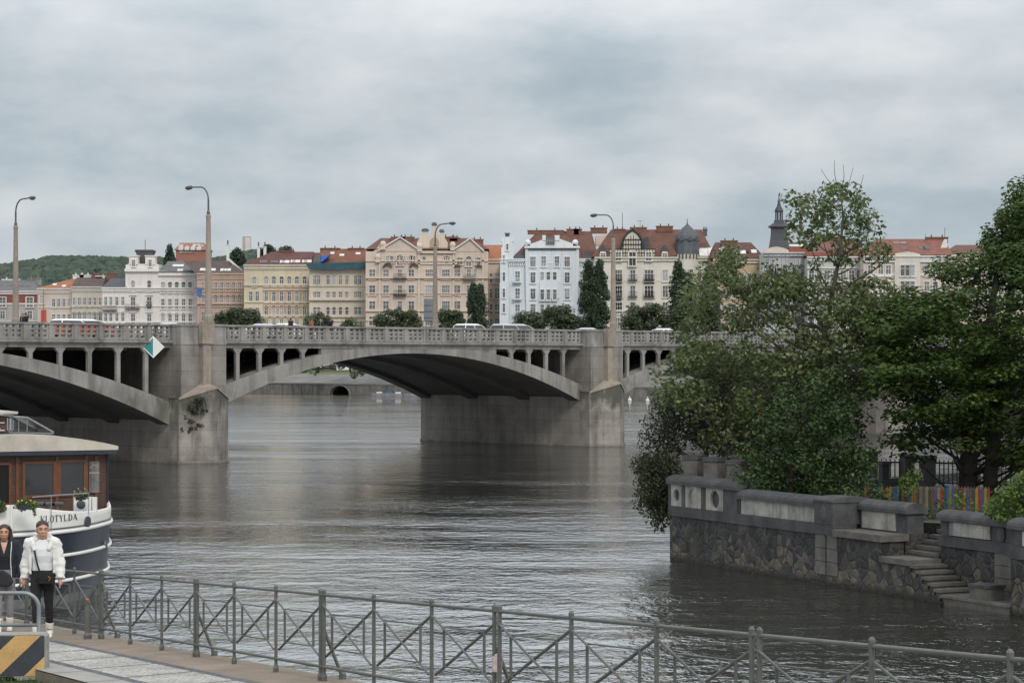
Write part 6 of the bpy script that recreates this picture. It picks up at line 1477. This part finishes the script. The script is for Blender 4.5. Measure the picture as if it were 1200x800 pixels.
    if vneck:
        # bare skin of the open neckline
        v=MB(); v.add([S(-.055,-.079,1.425),S(.055,-.079,1.425),S(.03,-.118,1.34),S(0,-.139,1.24),S(-.03,-.118,1.34),S(0,-.09,1.425),S(0,-.128,1.33)],[(0,5,6,4),(5,1,2,6),(4,6,3),(6,2,3)]); v.build('neckline_skin',M[skin_],body,smooth=True)
    if jacket:
        j=MB(); g=R(52 if puffy>1 else 36); n=22
        prof_=[(.93,.20,.16),(.97,.215,.17),(1.06,.212,.168),(1.18,.215,.165),(1.29,.21,.15),(1.37,.18,.115),(1.425,.115,.098),(1.455,.092,.092)] if puffy>1 else [(.86,.195,.145),(.95,.19,.14),(1.08,.175,.135),(1.2,.19,.145),(1.3,.19,.13),(1.38,.165,.10),(1.425,.105,.086),(1.45,.085,.082)]
        vs=[];fs=[]; th=.03 if puffy>1 else .014
        for z,a,c in prof_:
            for q in range(n+1):
                ang_=-math.pi/2+g+(2*math.pi-2*g)*q/n; vs.append((a*k*math.cos(ang_),c*k*math.sin(ang_)+.005,z*k))
            for q in range(n+1):
                ang_=-math.pi/2+g+(2*math.pi-2*g)*q/n; vs.append(((a-th)*k*math.cos(ang_),(c-th)*k*math.sin(ang_)+.005,z*k))
        m_=2*(n+1)
        for i in range(len(prof_)-1):
            for q in range(n): 
                fs.append((i*m_+q,i*m_+q+1,(i+1)*m_+q+1,(i+1)*m_+q)); fs.append((i*m_+n+1+q,(i+1)*m_+n+1+q,(i+1)*m_+n+2+q,i*m_+n+2+q))
            fs.append((i*m_,(i+1)*m_,(i+1)*m_+n+1,i*m_+n+1)); fs.append((i*m_+n,i*m_+2*n+1,(i+1)*m_+2*n+1,(i+1)*m_+n))
        for i in (0,len(prof_)-1):
            for q in range(n): f=(i*m_+q,i*m_+q+1,i*m_+n+2+q,i*m_+n+1+q); fs.append(f if i else f[::-1])
        j.add(vs,fs)
        for nm,s in (('R',-1),('L',1)):
            sh0,el,wr=J['sho'+nm],J['elb'+nm],J['wri'+nm]; P_=puffy
            pts=[sh0-S(s*.06,0,-.01),sh0+S(s*.01,0,.0)]; rr=[.07*k*P_,.082*k*P_]
            for q in range(1,6):
                f=q/5; pts.append(sh0.lerp(el,f)); rr.append((.08-.008*f+(.005 if q%2 else -.003)*(P_>1))*k*P_)
            for q in range(1,6):
                f=q/5*.97; pts.append(el.lerp(wr,f)); rr.append((.074-.018*f+(.006 if q%2 else -.003)*(P_>1))*k*P_)
            j.tube(pts,rr,14)
        if puffy>1:
            for s in (-1,1): j.tube([S(s*.135,-.05,1.445),S(s*.12,-.085,1.36),S(s*.10,-.12,1.28)],[.03*k,.04*k,.025*k],8)   # turned out hood edge
            j.tube([S(-.13,0,1.45),S(-.09,.08,1.47),S(.09,.08,1.47),S(.13,0,1.45)],[.035*k]*4,8)
        jo=folds(voxel(j.build('jacket',jacket,t),.0115,4),.045 if puffy>1 else .025)
        if puffy<=1:
            e=MB(); e.tube([S(.115,-.083,1.43),S(.118,-.106,1.36),S(.11,-.125,1.28),S(.105,-.128,1.2),S(.105,-.118,1.08),S(.115,-.122,.95),S(.118,-.124,.87)],.0075*k,6); e.build('white_piping',M['sash'],jo)
    return t,k,J
CL=lambda n,c,v=.12,s=14:mat(n,c,v,s,.9,.25,60)
wj=CL('white_puffer',(.66,.65,.62),.06,6); wt=CL('white_tee',(.62,.62,.63),.06,9); bt=CL('black_trousers',(.012,.011,.012)); nj=CL('navy_jacket',(.016,.019,.028)); nt_=CL('black_top',(.012,.013,.018)); gj=CL('grey_jeans',(.22,.215,.22))
g=plane_hit(50,747)
t,k,J=person('young woman in open white puffer jacket, white shirt and black trousers walking along the quay',(g.x,g.y,g.z),math.radians(4),1.755,jacket=wj,topm=wt,legs=bt,shoes=M['shoe'],puffy=1.15,walk=.13,turn=math.radians(14),hs=1.2)
# her cross-body bag
bg_=empty('handbag',Vector((g.x,g.y,g.z))+Vector((.095,-.205,.98))); tag(bg_,'small black cross-body bag worn by the woman in the white jacket','bag')
mb=MB(); mb.box(-.105,.105,-.04,.04,-.13,.03); mb.prism([(-.11,.035),(-.11,-.05),(0,-.08),(.11,-.05),(.11,.035)],-.05,-.0405); o=mb.build('bag',bt,bg_); m_=o.modifiers.new('b','BEVEL'); m_.width=.012; m_.segments=2
mb=MB(); mb.tube([(.04,-.055,-.02),(.075,-.055,-.05),(.05,-.055,-.085)],.009,6); mb.build('gold_clasp',mat('gold_clasp',(.55,.33,.10),.1,9,.35,metal=.8),bg_)
mb=MB(); pts=[(-.09,.02,.02),(-.13,-.0,.14),(-.175,.045,.30),(-.215,.10,.44),(-.205,.19,.50)]
for a,b in zip(pts,pts[1:]): mb.tube([a,b],.014,6)
mb.build('strap',bt,bg_)
g2=plane_hit(5,739)
t,k,J=person('dark haired woman in navy jacket with white piping and grey jeans at the left edge',(g2.x,g2.y,g2.z),math.radians(10),1.69,longhair=True,jacket=nj,topm=nt_,legs=gj,shoes=M['shoe'],puffy=1.0,walk=.1,vneck=True,hs=1.18)
bg_=empty('handbag',Vector((g2.x,g2.y,g2.z))+Vector((.02,-.2,.86))); tag(bg_,'dark slouchy bag hanging in front of the woman in navy','bag')
mb=MB(); mb.prism([(-.2,.1),(-.17,-.1),(.1,-.13),(.17,-.06),(.12,.06),(0,.14)],-.06,.06); o=mb.build('bag',CL('black_leather',(.02,.02,.024)),bg_); m_=o.modifiers.new('b','BEVEL'); m_.width=.03; m_.segments=3
mb=MB(); mb.tube([(-.17,0,.08),(-.2,.1,.4),(-.16,.2,.52)],.012,6); mb.build('strap',nt_,bg_)
# walkers on the bridge
wk=[(341,2,nt_,bt,'dark clothed walker on the bridge, leftmost of those right of the left lamp',1.7),(365,2.1,CL('rust_coat',(.25,.10,.05)),bt,'walker in rust coloured coat on the bridge',1.68),(376,1.9,nj,gj,'walker in navy between the rust coat and the black coat',1.66),(387,2.0,bt,bt,'walker all in black on the bridge, rightmost of the group',1.76),(26,2.0,nt_,bt,'left one of two dark walkers at the far left of the bridge',1.68),(30.5,2.1,bt,bt,'right one of two dark walkers at the far left of the bridge',1.74)]
for px,yl,jm,lm,lab,H in wk:
    kx=(px-600)/F; a=Vector((-23.6,173,0))+V*yl; s=(kx*a.y-a.x)/(U.x-U.y*kx); q=BW(s,yl,ZR)
    person(lab,q,ang+math.pi/2*(1 if px%2 else -1)+.0,H,jacket=jm,topm=jm,legs=lm,shoes=bt,vox=.02,walk=.16,full=False,group='walkers on the bridge',hands=True)
